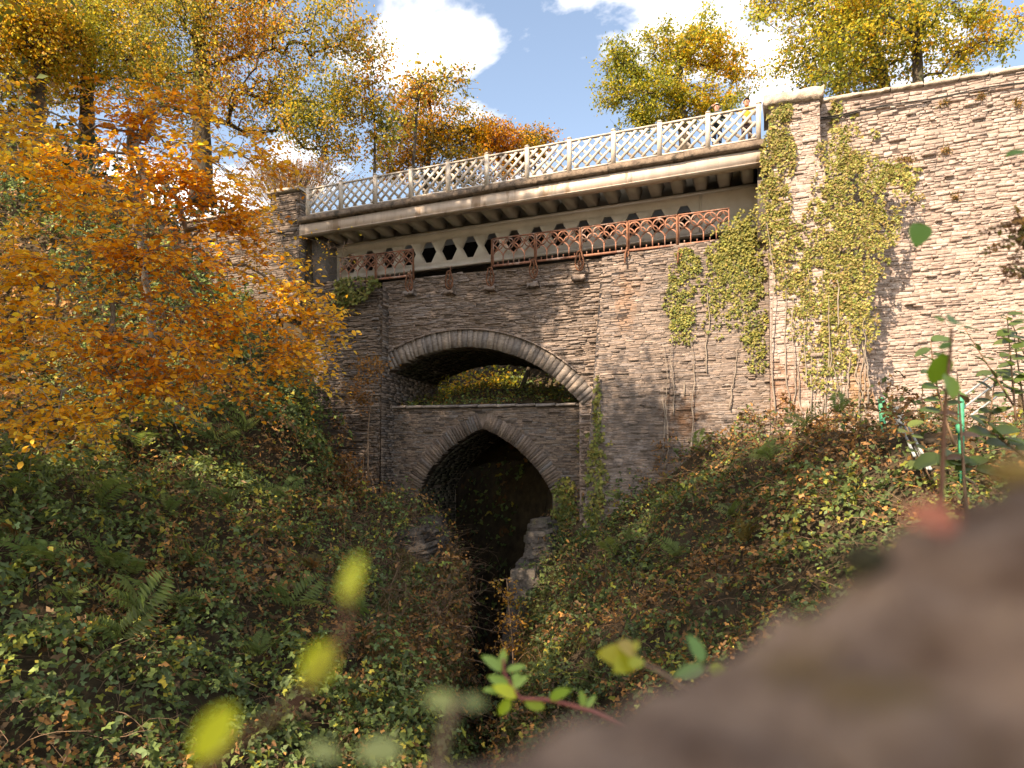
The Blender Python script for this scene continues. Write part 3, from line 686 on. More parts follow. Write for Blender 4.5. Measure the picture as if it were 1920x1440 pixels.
# scroll brackets fixed to the wall under the rusty railing
names = ['dark rusted scroll bracket nearest the stone pillar', 'rusted scroll bracket second from the stone pillar', 'rusted scroll bracket just left of the long rusty railing run',
         'rusted scroll bracket under the first joint of the long rusty railing', 'rusted scroll bracket above the arch shoulder beside the pier edge']
for i, (px, py) in enumerate(((768, 530), (843, 525), (920, 519), (1001, 504), (1087, 489))):
    u, z = px2uz(px, py, .85)
    t = thing('scroll_bracket', names[i], 'bracket', BP(u, .9, z - .4), 'rusty scroll brackets below the old railing')
    def loop(uv): return [BP(u + a, .82 + c, z + d) for (a, c, d) in uv]
    out = [(.17 * math.sin(t_) * (1 if t_ < math.pi else .9), -.06 * math.sin(t_ * .5), -.08 + .3 * -math.cos(t_) + (.12 if abs(t_ - math.pi) < .5 else 0)) for t_ in np.linspace(0, 2 * math.pi, 20)]
    b = MB(); tube(b, loop(out), .032, 6); b.obj('scroll', M['rust_dark'], t, smooth=True)
    inn = [((.13 - .017 * t_) * math.sin(t_), -.03, -.14 - (.17 - .02 * t_) * math.cos(t_)) for t_ in np.linspace(0, 6.5, 22)]
    b = MB(); tube(b, loop(inn), .024, 5); b.obj('inner_curl', M['rust_dark'], t, smooth=True)
    b = MB(); tube(b, loop([(0, -.02, .3), (.02, 0, .12), (-.02, .0, -.1), (.03, 0, -.36)]), .026, 5); b.obj('rib', M['rust_dark'], t, smooth=True)
    b = MB(); tube(b, loop([(.0, .0, .26), (.05, .04, .42), (.0, .1, .55)]), .024, 5); b.obj('hook', M['rust_dark'], t, smooth=True)
for i, (px, lab) in enumerate(((1174, 'ivy-tipped rusty stay under the long rusty railing on the pier'), (1273, 'rusty stay just left of the ivy mass on the pier'))):
    u, z = px2uz(px, 480, .6); t = thing('railing_stay', lab, 'railing stay', BP(u, .7, z - .4), 'rusty stays on the pier')
    b = MB(); tube(b, [BP(u, .75, z + .35), BP(u - .03, .6, z + .1), BP(u - .02, .45, z - .3)], .035, 6); b.obj('strut', M['rust_dark'], t, smooth=True)
    b = MB(); tube(b, [BP(u + .02, .85, z + .3), BP(u + .1, .6, z + .05), BP(u + .06, .55, z - .05)], .03, 6); b.obj('hook', M['rust_dark'], t, smooth=True)
# cable on the retaining wall
pc = []
for k in range(24):
    u = 19.95 + k * .3; pc.append(BP(u, .17, 11.93 - .004 * (u - 20) + .03 * math.sin(u * 2.1) - .03 * math.sin(u * .7)))
b = MB(); tube(b, pc, .02, 5); tube(b, [p_ + np.array([0, 0, -.045 - .02 * math.sin(i * .9)]) for i, p_ in enumerate(pc)], .014, 5)
b.obj('wall_cable', M['cable'], None, True, label='dark cable strung along the top of the retaining wall', category='cable')

# ------------------------------------------------------------------ plants: tools
def tree(name, label, trunk, blobs, nattr, pal, w, nleaf, lsize, r0, rtip=.012, mat='leaf', bark='bark', group=None, tmpl=LEAF4, spread=.45, seed=1, droop=0., sidesT=8, cat='tree', up=.2, shell=.5, hang=.0, flat=.75, spray=0):
    """trunk: world points; blobs: (centre, radii). Limbs grow from the trunk to points spread through the blobs, leaves sit round the twig ends."""
    r = np.random.default_rng(seed)
    trunk = np.asarray(trunk, float)
    d = np.concatenate([[0], np.cumsum(np.linalg.norm(np.diff(trunk, axis=0), axis=1))]); tt = np.linspace(0, d[-1], max(6, int(d[-1] / .5)))
    tp = np.stack([np.interp(tt, d, trunk[:, k]) for k in range(3)], 1)
    jit = .04 * (r.random(tp.shape) - .5) * [1, 1, 0]; jit[0] = 0
    tp = tp + jit * 3 * r0
    vol = np.array([np.prod(bb[1]) ** (2 / 3) for bb in blobs]); vol = vol / vol.sum()
    ch = r.choice(len(blobs), nattr, p=vol); dirs = unit(r.normal(size=(nattr, 3))); rad = r.random(nattr) ** (shell)
    cc = np.array([bb[0] for bb in blobs])[ch]; rr = np.array([bb[1] for bb in blobs])[ch]
    att = cc + dirs * rr * rad[:, None]
    dm = np.array([np.min(np.linalg.norm(tp[len(tp) // 4:] - a, axis=1)) for a in att]); att = att[np.argsort(dm)]
    cap = nattr * 5 + len(tp) + 10
    pos = np.zeros((cap, 3)); par = -np.ones(cap, int); dep = np.zeros(cap); n = len(tp); pos[:n] = tp; par[1:n] = np.arange(n - 1)
    dep[:n] = np.linspace(0, d[-1] * .3, n)
    usable0 = max(2, int(n * .3)); tips = []
    ntrunk = n
    for a in att:
        dd = np.linalg.norm(pos[usable0:n] - a, axis=1); c = dd + .25 * dep[usable0:n] + np.where(pos[usable0:n, 2] > a[2] + .3, .3 * (pos[usable0:n, 2] - a[2]), 0) * (1 - hang)
        j = usable0 + int(np.argmin(c)); L = dd[j - usable0]
        if L < .08: continue
        k = 1 if L < .6 else (2 if L < 1.4 else 3 if L < 3 else 4)
        p0 = pos[j]; prev = j
        off = r.normal(size=3) * .1 * L
        for s in range(1, k + 1):
            f = s / k; q = p0 * (1 - f) + a * f + off * math.sin(math.pi * f) + np.array([0, 0, (up - droop) * L * math.sin(math.pi * f) * .5]); pos[n] = q; par[n] = prev; dep[n] = dep[prev] + L / k; prev = n; n += 1
        tips.append(n - 1)
    pos = pos[:n]; par = par[:n]
    cnt = np.zeros(n); child = np.zeros(n, int)
    for i in range(n - 1, 0, -1):
        if child[i] == 0: cnt[i] += 1
        cnt[par[i]] += cnt[i]; child[par[i]] += 1
    rad = rtip * np.maximum(cnt, 1) ** .46
    # trunk follows its own taper
    tr_r = np.linspace(r0, r0 * .35, ntrunk); rad[:ntrunk] = tr_r
    lim = rad[par.clip(0)] ; rad[ntrunk:] = np.minimum(rad[ntrunk:], lim[ntrunk:] * .9)
    root = thing(name, label, cat, tp[0], group)
    tb = MB(); fl = tr_r.copy(); fl[0] *= 1.35; fl[1] *= 1.12; tube(tb, tp, fl, sidesT); tb.obj('trunk', M[bark], root, True)
    e = np.arange(ntrunk, n)
    lb_ = MB(); bigm = rad[e] > rtip * 2.2
    ra = np.minimum(rad[par[e]], rad[e] * 1.5)
    if bigm.any(): segs(lb_, pos[par[e[bigm]]], pos[e[bigm]], ra[bigm], rad[e[bigm]], 6)
    if (~bigm).any(): segs(lb_, pos[par[e[~bigm]]], pos[e[~bigm]], ra[~bigm], rad[e[~bigm]], 3)
    # leaves
    tips = np.array(tips); src = r.choice(tips, nleaf); f = r.random(nleaf)[:, None]
    base = pos[src] * (1 - f * .7) + pos[par[src]] * (f * .7)
    off = r.normal(size=(nleaf, 3)) * spread * [1, 1, flat]; off[:, 2] -= hang * np.abs(off[:, 2])
    P = base + off
    ax = unit(off + r.normal(size=(nleaf, 3)) * .35 + [0, 0, -.15 - hang]); nr = unit(r.normal(size=(nleaf, 3)) * .9 + [0, 0, .6])
    if spray:
        # flat drooping sprays: leaves set alternately along thin twigs that run outwards from the twig ends
        ns = len(tips) * spray; k = 9; src = np.repeat(tips, spray)
        d0 = pos[src] - pos[par[src]]; d0[:, 2] *= .3; d0 = unit(unit(d0) * .8 + r.normal(size=(ns, 3)) * [.7, .7, .22]); L_ = r.uniform(.45, 1.0, ns)
        sd_ = unit(np.cross(d0, [0, 0, 1.])); tt_ = np.linspace(.1, 1, k); dr = r.uniform(.1, .75, ns)
        pts_ = pos[src][:, None] + d0[:, None] * (L_[:, None] * tt_)[..., None] - np.array([0, 0, 1.]) * (dr[:, None] * L_[:, None] * tt_ ** 2)[..., None]
        for q_ in range(0, k - 2, 2): segs(lb_, pts_[:, q_], pts_[:, q_ + 2], np.full(ns, rtip * .6), np.full(ns, rtip * .45), 3)
        segs(lb_, pos[src], pts_[:, 0], np.full(ns, rtip * .7), np.full(ns, rtip * .6), 3)
        sgn = np.where(np.arange(k) % 2 == 0, 1., -1.)
        ax = (d0[:, None] * .75 + sd_[:, None] * sgn[None, :, None] * .9 + r.normal(size=(ns, k, 3)) * .28 - np.array([0, 0, .3])).reshape(-1, 3)
        P = pts_.reshape(-1, 3); keep_ = r.random(len(P)) < .86; P = P[keep_]; ax = unit(ax[keep_]); nleaf = len(P); nr = unit(r.normal(size=(nleaf, 3)) * .38 + [0, -.3, .8])
    else:
        nt_ = min(nleaf // 3, 3000); segs(lb_, base[:nt_], P[:nt_], np.full(nt_, rtip * .55), np.full(nt_, rtip * .3), 3)
    lb_.obj('branching', M[bark], root, True, kind='stuff')
    tone = np.clip(1 + .5 * (fbm(P[:, 0] * .6 + P[:, 1] * .37, P[:, 2] * .6 + P[:, 1] * .23, 3) - .5), .5, 1.5)
    hue = fbm(P[:, 0] * .35 + 9 + P[:, 1] * .2, P[:, 2] * .35 + 4, 3)
    pal = np.asarray(pal, float); w = np.asarray(w, float); w = w / w.sum()
    cum = np.cumsum(w); x = np.clip((hue - .5) * 1.6 + r.random(nleaf), 0, .999); ci = np.searchsorted(cum, x).clip(0, len(pal) - 1)
    C = np.clip(pal[ci] * tone[:, None] * np.exp(r.normal(size=(nleaf, 1)) * .16), .004, .9)
    mbl = MB(); leaves(mbl, P, ax, nr, lsize * r.uniform(.6, 1.3, nleaf), C, tmpl); mbl.obj('crown', M[mat], root, kind='stuff')
    return root
def blob(px, py, Y, rx, ry, rd=None):
    return (at(px, py, Y), np.array([rx * Y / F, rd if rd else (rx + ry) / 2 * Y / F, ry * Y / F]))
# leaf colours, ordered green -> yellow -> orange -> brown
OAK = [(.16, .18, .035), (.25, .23, .04), (.4, .31, .045), (.54, .34, .045), (.56, .26, .035), (.4, .16, .025)]
OAKY = [(.22, .25, .04), (.36, .33, .045), (.55, .43, .05), (.66, .42, .045), (.6, .3, .03)]
BEECH = [(.86, .57, .07), (.92, .52, .05), (.92, .45, .035), (.84, .36, .03), (.58, .21, .02)]
GORSE = [(.3, .12, .015), (.45, .19, .015), (.5, .24, .02), (.35, .2, .02)]

# ------------------------------------------------------------------ trees in view
def place_on_ray(px, py):
    d = np.array([(px - 960) / F, 1., (HY - py) / F])
    for Y in np.arange(5, 32, .08):
        p = d * Y
        if terrain(p[0], p[1]) >= p[2]: return p
    return None
gb = place_on_ray(338, 790); yb_ = gb[1]
tree('beech_tree', 'leaning beech with bright orange leaves spilling down the left slope', [gb + [.15, 0, -.6], gb, at(318, 735, yb_ - .3), at(290, 660, yb_ - .7), at(272, 520, yb_ - 1.2), at(258, 420, yb_ - 1.5), at(252, 340, yb_ - 1.8)],
     [blob(120, 330, 16, 150, 110), blob(330, 330, 17, 150, 90), blob(60, 520, 15, 110, 110), blob(250, 480, 16, 190, 110), blob(430, 420, 18, 110, 90), blob(530, 560, 18, 90, 110),
      blob(180, 640, 15.5, 200, 90), blob(390, 600, 17, 130, 80), blob(560, 670, 18.5, 60, 80), blob(110, 770, 14.5, 150, 70), blob(40, 230, 17, 90, 60), blob(260, 230, 18, 130, 40), blob(290, 720, 16, 130, 60, 1.2), blob(440, 690, 17.5, 100, 60), blob(0, 640, 14.5, 90, 110), blob(330, 190, 19, 110, 30), blob(480, 300, 19, 90, 50), blob(590, 600, 19, 50, 60)],
     860, BEECH, [.12, .28, .32, .2, .08], 15500, .148, .2, .009, bark='bark_beech', tmpl=LEAF6, spread=.24, seed=4, droop=.1, up=.2, hang=.45, shell=.75, flat=.45, spray=3)
b = MB(); r = np.random.default_rng(8)
tree('oak_tree', 'big oak with dark trunk behind the orange beech, limbs toward the sky gap', [at(380, 380, 34), at(378, 250, 34), at(376, 120, 34), at(372, 20, 34), at(368, -90, 34)],
     [blob(370, 40, 33, 170, 100), blob(530, 60, 32, 110, 80), blob(640, 60, 32, 90, 60), blob(690, 110, 32, 50, 45), blob(480, 170, 33, 130, 70), blob(590, 210, 32, 90, 80), blob(310, 160, 34, 110, 70), blob(640, 170, 32, 60, 60), blob(610, 280, 33, 70, 60), blob(430, -80, 33, 250, 90)],
     800, OAK, [.16, .26, .26, .18, .1, .04], 40000, .15, .55, .018, seed=5, spread=.32)
tree('oak_tree', 'oak with thick forked trunk second from the top left corner', [at(160, 420, 37), at(163, 200, 37), at(166, 90, 37), at(178, 0, 37), at(190, -100, 37)],
     [blob(190, 60, 36, 130, 90), blob(260, 120, 36, 90, 70), blob(130, 150, 36, 90, 60), blob(210, -60, 36, 200, 80), blob(60, 110, 37, 80, 60)],
     560, OAKY, [.16, .3, .26, .18, .1], 30000, .16, .5, .018, seed=6, spread=.38)
tree('oak_tree', 'oak whose straight trunk leaves the frame at the top left', [at(62, 430, 33), at(70, 250, 33), at(78, 90, 33), at(90, -20, 33), at(96, -110, 33)],
     [blob(40, 40, 32, 110, 100), blob(110, 30, 32, 80, 90), blob(20, 160, 33, 90, 60), blob(-60, -20, 32, 120, 120)],
     480, OAKY, [.16, .3, .28, .18, .08], 26000, .155, .42, .018, seed=7, spread=.38)
tree('oak_tree', 'orange oak behind the middle of the lattice railing', [at(800, 420, 40), at(798, 340, 40), at(812, 250, 40), at(806, 190, 40)],
     [blob(780, 250, 40, 70, 60), blob(850, 250, 41, 90, 45), blob(905, 260, 41, 75, 40), blob(740, 300, 39, 60, 40), blob(800, 170, 40, 50, 35), blob(960, 275, 42, 55, 30), blob(850, 320, 41, 130, 30)],
     520, [(.17, .15, .022), (.4, .24, .02), (.52, .26, .016), (.5, .19, .012), (.34, .12, .012)], [.14, .26, .32, .2, .08], 19000, .16, .2, .018, seed=8, spread=.3)
tree('oak_tree', 'small orange tree crown right of the middle trees', [at(1005, 420, 43), at(1003, 340, 43), at(1005, 270, 43)],
     [blob(1005, 268, 43, 34, 32), blob(960, 300, 43, 40, 25), blob(1030, 260, 43, 12, 16)], 120, [(.3, .2, .02), (.5, .25, .016), (.5, .19, .012), (.34, .12, .012)], [.2, .3, .3, .2], 4200, .16, .14, .016, seed=9, spread=.33)
tree('sapling', 'bare thin tree reaching above the orange oak', [at(770, 420, 36), at(775, 300, 36), at(782, 210, 36), at(790, 150, 36)],
     [blob(795, 150, 36, 60, 40), blob(850, 150, 36, 35, 40), blob(760, 190, 36, 40, 60)], 130, OAK, [.1, .3, .3, .2, .1, 0], 1000, .2, .12, .016, seed=10, spread=.3)
tree('sapling', 'slender sapling standing just behind the left railing panels', [at(701, 420, 33), at(702, 330, 33), at(703, 250, 33), at(698, 150, 33)],
     [blob(700, 200, 33, 45, 60), blob(720, 250, 33, 50, 50)], 90, OAK, [.1, .3, .3, .2, .1, 0], 900, .2, .09, .014, seed=12, spread=.3)
tree('oak_tree', 'round golden-green oak standing above the right half of the railing', [at(1285, 330, 38), at(1283, 240, 38), at(1270, 175, 38), at(1275, 110, 38), at(1290, 70, 38)],
     [blob(1270, 90, 38, 75, 55), blob(1340, 110, 38, 60, 60), blob(1190, 140, 38, 60, 45), blob(1260, 180, 38, 110, 50), blob(1145, 180, 38, 36, 40), blob(1380, 150, 38, 40, 45), blob(1160, 115, 38, 40, 40), blob(1300, 55, 38, 70, 26), blob(1200, 220, 38, 70, 25), blob(1330, 200, 38, 70, 30)],
     330, [(.2, .23, .035), (.32, .3, .04), (.48, .38, .04), (.6, .4, .04), (.58, .3, .025)], [.22, .32, .26, .14, .06], 23000, .16, .4, .018, seed=13, spread=.25)
tree('oak_tree', 'pale-trunked oak behind the retaining wall near the top right', [at(1722, 320, 29), at(1722, 180, 29), at(1718, 80, 29), at(1726, 10, 29), at(1735, -90, 29)],
     [blob(1700, 40, 29, 130, 90), blob(1580, 30, 29, 90, 60), blob(1480, 20, 29, 70, 40), blob(1790, 90, 29, 110, 60), blob(1560, 110, 29, 70, 60), blob(1650, -80, 29, 250, 80), blob(1850, 40, 29, 100, 80), blob(1640, 130, 30, 110, 40)],
     330, OAKY, [.2, .32, .28, .15, .05], 20000, .15, .3, .016, seed=14, spread=.27)
tree('oak_tree', 'oak with short leaning trunk left of the pale-trunked oak, behind the wall', [at(1662, 300, 32), at(1660, 160, 32), at(1640, 90, 32), at(1600, 30, 32), at(1570, -40, 32)],
     [blob(1560, 60, 32, 110, 70), blob(1500, 120, 32, 60, 50), blob(1600, 140, 32, 90, 40), blob(1450, -20, 32, 90, 40), blob(1640, 40, 32, 90, 60)],
     260, OAKY, [.25, .32, .26, .12, .05], 11000, .15, .32, .016, seed=15, spread=.27)
# trees beyond the arches
tree('woodland_tree', 'dark trunk leaning right, seen through the upper arch', [at(962, 790, 37), at(975, 735, 37), at(992, 690, 37), at(1005, 640, 37), at(1020, 560, 37)], [blob(1010, 600, 37, 70, 50), blob(960, 560, 37, 90, 50)], 80, OAKY, [.2, .3, .3, .2, .1], 2500, .25, .16, .018, seed=21)
tree('woodland_tree', 'upright trunk beside the leaning one, seen through the upper arch', [at(992, 790, 38.5), at(990, 730, 38.5), at(994, 660, 38.5), at(996, 560, 38.5)], [blob(990, 600, 38.5, 70, 50)], 60, OAKY, [.2, .3, .3, .2, .1], 1500, .25, .11, .018, seed=22)
tree('woodland_tree', 'slim pale trunk nearest the right shoulder of the upper arch', [at(1022, 780, 41), at(1025, 720, 41), at(1032, 660, 41), at(1040, 560, 41)], [blob(1040, 620, 41, 50, 40)], 50, OAKY, [.2, .3, .3, .2, .1], 1200, .25, .1, .018, seed=23, bark='bark_beech')
tree('woodland_tree', 'bare multi-stemmed shrub inside the left side of the upper arch', [at(795, 770, 33), at(796, 730, 33), at(792, 690, 33)], [blob(790, 690, 33, 40, 45), blob(840, 700, 33, 40, 35)], 90, OAKY, [.2, .3, .3, .2, .1], 700, .16, .05, .012, seed=24)

for i_, (x_, y_, lab) in enumerate(((-9, 39, 'broad woodland crown behind the left side of the upper arch'), (1, 42, 'woodland crown closing the view behind the upper arch'), (8, 37, 'woodland crown behind the right shoulder of the upper arch'))):
    tree('woodland_tree', lab, [(x_, y_, float(terrain(x_, y_)) - .3), (x_ + .3, y_, 3.6), (x_, y_, 5.6)], [(np.array((x_ + 1.5, y_ - 2.5, 4.4)), np.array((4.5, 3.2, 1.3))), (np.array((x_ - 2, y_ - 1.5, 5.0)), np.array((3.5, 3, 1.3)))], 200, OAKY, [.24, .3, .24, .12, .1], 7000, .22, .22, .02, seed=60 + i_, spread=.45)
# trees out of frame on the slopes to the left and behind: their crowns shade the gorge
PALS = [OAK, [.16, .26, .26, .18, .1, .04]]
def shade_tree(label, base, blobs, nl, seed, ls=.34):
    base = np.array(base, float); base[2] = float(terrain(base[0], base[1])) - .2
    top = np.mean([bb[0] for bb in blobs], axis=0)
    tree('oak_tree', label, [base, base * .75 + top * .25, base * .45 + top * .55, top * .95 + base * .05], blobs, 260, PALS[0], PALS[1], nl, ls, .5, .03, seed=seed, spread=.6, shell=.4)
S = np.array(SUN)
def sblob(p, d, r): return (np.array(p, float) + S * d, np.array(r, float))
shade_tree('oak on the left slope outside the frame shading the bank', (-19, 4, 0), [sblob((-9, 15, -3), 20, (5, 4.5, 3.5)), sblob((-5, 19, -2), 21, (4.5, 4, 3)), sblob((-13, 16, 1), 19, (5, 4, 3)), sblob((-7, 24, .5), 22, (3, 2.6, 2.0))], 10500, 31)
shade_tree('oak on the left slope outside the frame shading the bridge deck', (-20, 14, 0), [sblob((-6.5, 28, 10.5), 17, (3.6, 3, 2.8)), sblob((-1.5, 26, 9.6), 19, (3.2, 2.6, 2.0)), sblob((-6, 27, 5), 17, (4, 3.4, 3))], 9500, 32)
shade_tree('tall oak on the left slope outside the frame shading the spandrel', (-18, 8, 0), [sblob((-2.5, 26.5, 6), 23, (2.8, 2.4, 2.2)), sblob((.5, 25.5, 3.5), 24, (2.6, 2.4, 2.0)), sblob((4.5, 24, .5), 24, (3.4, 2.6, 1.8))], 5200, 36)
shade_tree('oak behind the viewpoint shading the lower arch', (-14, 3, 0), [sblob((-2, 26, 1), 26, (3.6, 3.4, 2.4)), sblob((2.5, 24, -1), 27, (3, 3, 2)), sblob((-3, 22, -5), 25, (3.6, 3, 3))], 6500, 33)
shade_tree('oak behind the viewpoint shading the right bank', (-13, -5, 0), [sblob((4, 15, -3), 27, (3.6, 3.2, 2.4)), sblob((1, 17, -6), 27, (3.6, 3.4, 2.6)), sblob((6, 19, -1), 27, (3.2, 2.6, 1.8)), sblob((9, 17, .3), 28, (2.6, 2.4, 1.3)), sblob((3.5, 20.5, -3), 28, (3, 2.6, 1.6))], 10500, 34)
shade_tree('oak behind the viewpoint shading the near wall', (-9, -9, 0), [sblob((0, .6, -.2), 14, (3, 3, 2.4)), sblob((2, 3, -.2), 15, (3, 3, 2.4))], 4500, 35)

# ------------------------------------------------------------------ undergrowth
def ground_pts(n, x0, x1, y0, y1, r, keep=None):
    x = r.uniform(x0, x1, n); y = r.uniform(y0, y1, n)
    z = terrain(x, y); gx, gy = tgrad(x, y); s = np.sqrt(1 + gx ** 2 + gy ** 2)
    k = r.random(n) < s / 5.0
    # keep only what the viewpoint could roughly see
    yy = np.maximum(y, .5); k &= (np.abs(x / yy) < .95) & (z > -12)
    v = (x - L0[0]) * EM[0] + (y - L0[1]) * EM[1]; u = (x - L0[0]) * EU[0] + (y - L0[1]) * EU[1]
    k &= ~((v > .1) & (v < 1.1) & (u > 11.5)) & ~((v > -1.0) & (u > 18.2) & (u < 21.8) & (v < .3)) & ~((v > -.15) & (v < 1.0) & (u < 3.4))
    if keep is not None: k &= keep(x, y, z)
    P = np.stack([x, y, z], 1)[k]; Nn = unit(np.stack([-gx, -gy, np.ones(n)], 1)[k]); return P, Nn
GREEN = np.array([(.045, .065, .02), (.06, .085, .026), (.08, .105, .03), (.042, .058, .024), (.065, .092, .04)])
YEL = np.array([(.16, .17, .03), (.2, .17, .03), (.12, .14, .03)])
BRN = np.array([(.13, .07, .03), (.17, .085, .03), (.09, .055, .028), (.22, .11, .035), (.07, .047, .027)])
def undergrowth(name, label, n, x0, x1, y0, y1, seed, keep, bright=1., brown=.0, size=(.07, .14), lift=.7, tmpl=LEAF4):
    r = np.random.default_rng(seed); P, Nn = ground_pts(n, x0, x1, y0, y1, r, keep); m_ = len(P)
    hf = lambda x, y, z: lift * (.95 * np.clip(fbm(x * 1.25 + 3, y * 1.25 + z * .8, 3) - .38, 0, .5) * 2.6 + .35 * np.clip(vnoise(x * 4.1 + 8, y * 4.1 + z * 2.5) - .3, 0, 1))
    pat = fbm(P[:, 0] * .45 + 30, P[:, 1] * .45 + P[:, 2] * .3 + 12, 3); p2 = fbm(P[:, 0] * 1.7 + 70, P[:, 1] * 1.7 + P[:, 2], 2)
    hgt = hf(P[:, 0], P[:, 1], P[:, 2]); e = .1
    cg = np.stack([hf(P[:, 0] + e, P[:, 1], P[:, 2]) - hgt, hf(P[:, 0], P[:, 1] + e, P[:, 2]) - hgt, np.zeros(m_)], 1) / e
    h = hgt * np.where(r.random(m_) < .8, .75 + .3 * r.random(m_), r.random(m_))
    Q = P + Nn * (h * .8)[:, None] + np.array([0, 0, 1.]) * (h * .35)[:, None] + r.normal(size=(m_, 3)) * .05
    Nn = unit(Nn - cg * .8)
    bw = np.clip(brown + (pat - .5) * 2.6, .05, .92); yw = np.clip(.08 + (p2 - .5) * 1.0, .01, .4)
    xx = r.random(m_); C = GREEN[r.integers(0, len(GREEN), m_)].copy()
    yb = xx < bw; C[yb] = BRN[r.integers(0, len(BRN), yb.sum())]
    yy = (xx >= bw) & (xx < bw + yw * (1 - bw)); C[yy] = YEL[r.integers(0, len(YEL), yy.sum())]
    C = np.clip(C * bright * np.exp(r.normal(size=(m_, 1)) * .26), .004, .8)
    ax = unit(r.normal(size=(m_, 3)) + Nn * .2 - [0, 0, .3]); nr = unit(Nn * .9 + np.array([0, -.25, .5]) + r.normal(size=(m_, 3)) * .55)
    g3 = (m_ * 2 // 3) // 3; i0 = np.arange(g3) * 3; ca, sa = math.cos(1.25), math.sin(1.25)
    axp = unit(ax[i0] - (ax[i0] * nr[i0]).sum(1, keepdims=True) * nr[i0]); bxp = np.cross(nr[i0], axp)
    for k3, sg3 in ((1, 1.), (2, -1.)): Q[i0 + k3] = Q[i0]; nr[i0 + k3] = unit(nr[i0] + r.normal(size=(g3, 3)) * .12); ax[i0 + k3] = axp * ca + bxp * sa * sg3; C[i0 + k3] = C[i0] * r.uniform(.85, 1.15, (g3, 1))
    b = MB(); sz = r.uniform(*size, m_) * (1 - .25 * yb) * (.65 + .9 * fbm(P[:, 0] * .8 + 11, P[:, 1] * .8 + P[:, 2] * .5 + 5, 2)); leaves(b, Q, ax, nr, sz, C, tmpl)
    b.obj(name, M['leaf_glossy'], kind='stuff', label=label, category='undergrowth')
    return P, Nn, hgt
xl_f = lambda x, y, z: (x < -.6 - .85 * np.maximum(0, y - 33))
twigzone = lambda x, y: ss(-7.5, -4.5, x) * ss(17, 23, y)
r0_ = np.random.default_rng(2)
undergrowth('undergrowth', 'dark green brambles and ivy covering the shaded left bank', 860000, -21, -.6, 6, 30.5, 51, lambda x, y, z: (x < -.6) & (np.random.default_rng(1).random(len(x)) > .5 * twigzone(x, y)) & (np.random.default_rng(3).random(len(x)) > .45 * ss(-2.6, -1.8, x)), 2.0, .32, (.07, .145), 1.2)
undergrowth('undergrowth', 'ivy and ferny growth hanging over the left edge of the gorge', 110000, -3.6, -.7, 12, 27.5, 57, None, 2.0, .35, (.06, .13), .45)
undergrowth('undergrowth', 'sparser brown brambles and dead leaves by the foot of the left pillar', 60000, -9.5, -1.2, 16, 29, 52, lambda x, y, z: np.random.default_rng(4).random(len(x)) < .25 + .75 * twigzone(x, y), 1.3, .75, (.05, .1), .5)
undergrowth('undergrowth', 'sunlit brambles and autumn leaves covering the right bank', 640000, -.5, 16, 6, 27, 53, lambda x, y, z: (x > -.4) & ~((x > 8.6) & (x < 13.5) & (y > 12) & (y < 19.6) & (np.random.default_rng(6).random(len(x)) < .9 * ss(8.6, 10, x))), 1.45, .44, (.06, .125), .95)
undergrowth('undergrowth', 'woodland floor with fallen leaves behind the arches', 100000, -22, 20, 34.5, 52, 54, lambda x, y, z: z < 11.5, 1.6, .42, (.12, .26), .6)
undergrowth('undergrowth', 'dense dark shrubs on the wooded hilltop behind the beech', 60000, -40, -10, 28, 48, 56, lambda x, y, z: (z > 9) & (x < -11), .75, .45, (.2, .4), 2.6)
# small plants on the earth above the lower bridge
r = np.random.default_rng(55); m_ = 9500
ij = r.integers(0, len(MOUND), m_); P = MOUND[ij] + r.normal(size=(m_, 3)) * [.12, .12, .03] + [0, 0, .06]; ok = fbm(P[:, 0] * 1.3, P[:, 1] * 1.3, 2) > .36; P = P[ok]; m_ = len(P)
b = MB(); leaves(b, P + np.abs(r.normal(size=(m_, 3))) * [0, 0, .12], rdir(m_, r), unit(r.normal(size=(m_, 3)) * .6 + [0, -.5, .8]), r.uniform(.07, .15, m_), pick(np.concatenate([GREEN * 1.6, YEL, BRN[:2]]), m_, r=r))
b.obj('ground_cover', M['leaf_glossy'], kind='stuff', label='low green plants growing on the earth above the lower bridge', category='undergrowth')
# bramble and dead stems
def stems(name, label, n, x0, x1, y0, y1, seed, L=(.8, 2.2), keep=None, rad=.009, mat='bramble_stem', dirb=(0, 0, 0)):
    r = np.random.default_rng(seed); P, Nn = ground_pts(n * 8, x0, x1, y0, y1, r, keep); P, Nn = P[:n], Nn[:n]; b = MB()
    A, B, ra, rb = [], [], [], []
    for p, nn in zip(P, Nn):
        d = unit(nn * .8 + r.normal(size=3) * .7 + np.array(dirb)); L_ = r.uniform(*L); q = p.copy(); k = 6; rr = rad * r.uniform(.6, 1.4)
        for i in range(k):
            d = unit(d + np.array([0, 0, -.16]) + r.normal(size=3) * .14); q2 = q + d * L_ / k; A.append(q); B.append(q2); ra.append(rr * (1 - i / k * .7)); rb.append(rr * (1 - (i + 1) / k * .7))
            if r.random() < .35:
                d2 = unit(d + r.normal(size=3) * .7); A.append(q2); B.append(q2 + d2 * L_ * .25); ra.append(rr * .5); rb.append(rr * .25)
            q = q2
    segs(b, A, B, np.array(ra), np.array(rb), 3); b.obj(name, M[mat], kind='stuff', label=label, category='stems')
stems('bramble_stems', 'tangle of brown bramble stems beside the left foot of the lower arch', 800, -8.5, -2.2, 17, 28.5, 61, keep=lambda x, y, z: np.random.default_rng(9).random(len(x)) < twigzone(x, y))
stems('bramble_stems', 'thin stems poking out of the shaded left bank', 1300, -16, -2, 8, 27, 62, (.6, 1.6))
stems('bramble_stems', 'thin brown stems among the brambles of the right bank', 1100, .5, 13, 9, 25, 63, (.5, 1.5))
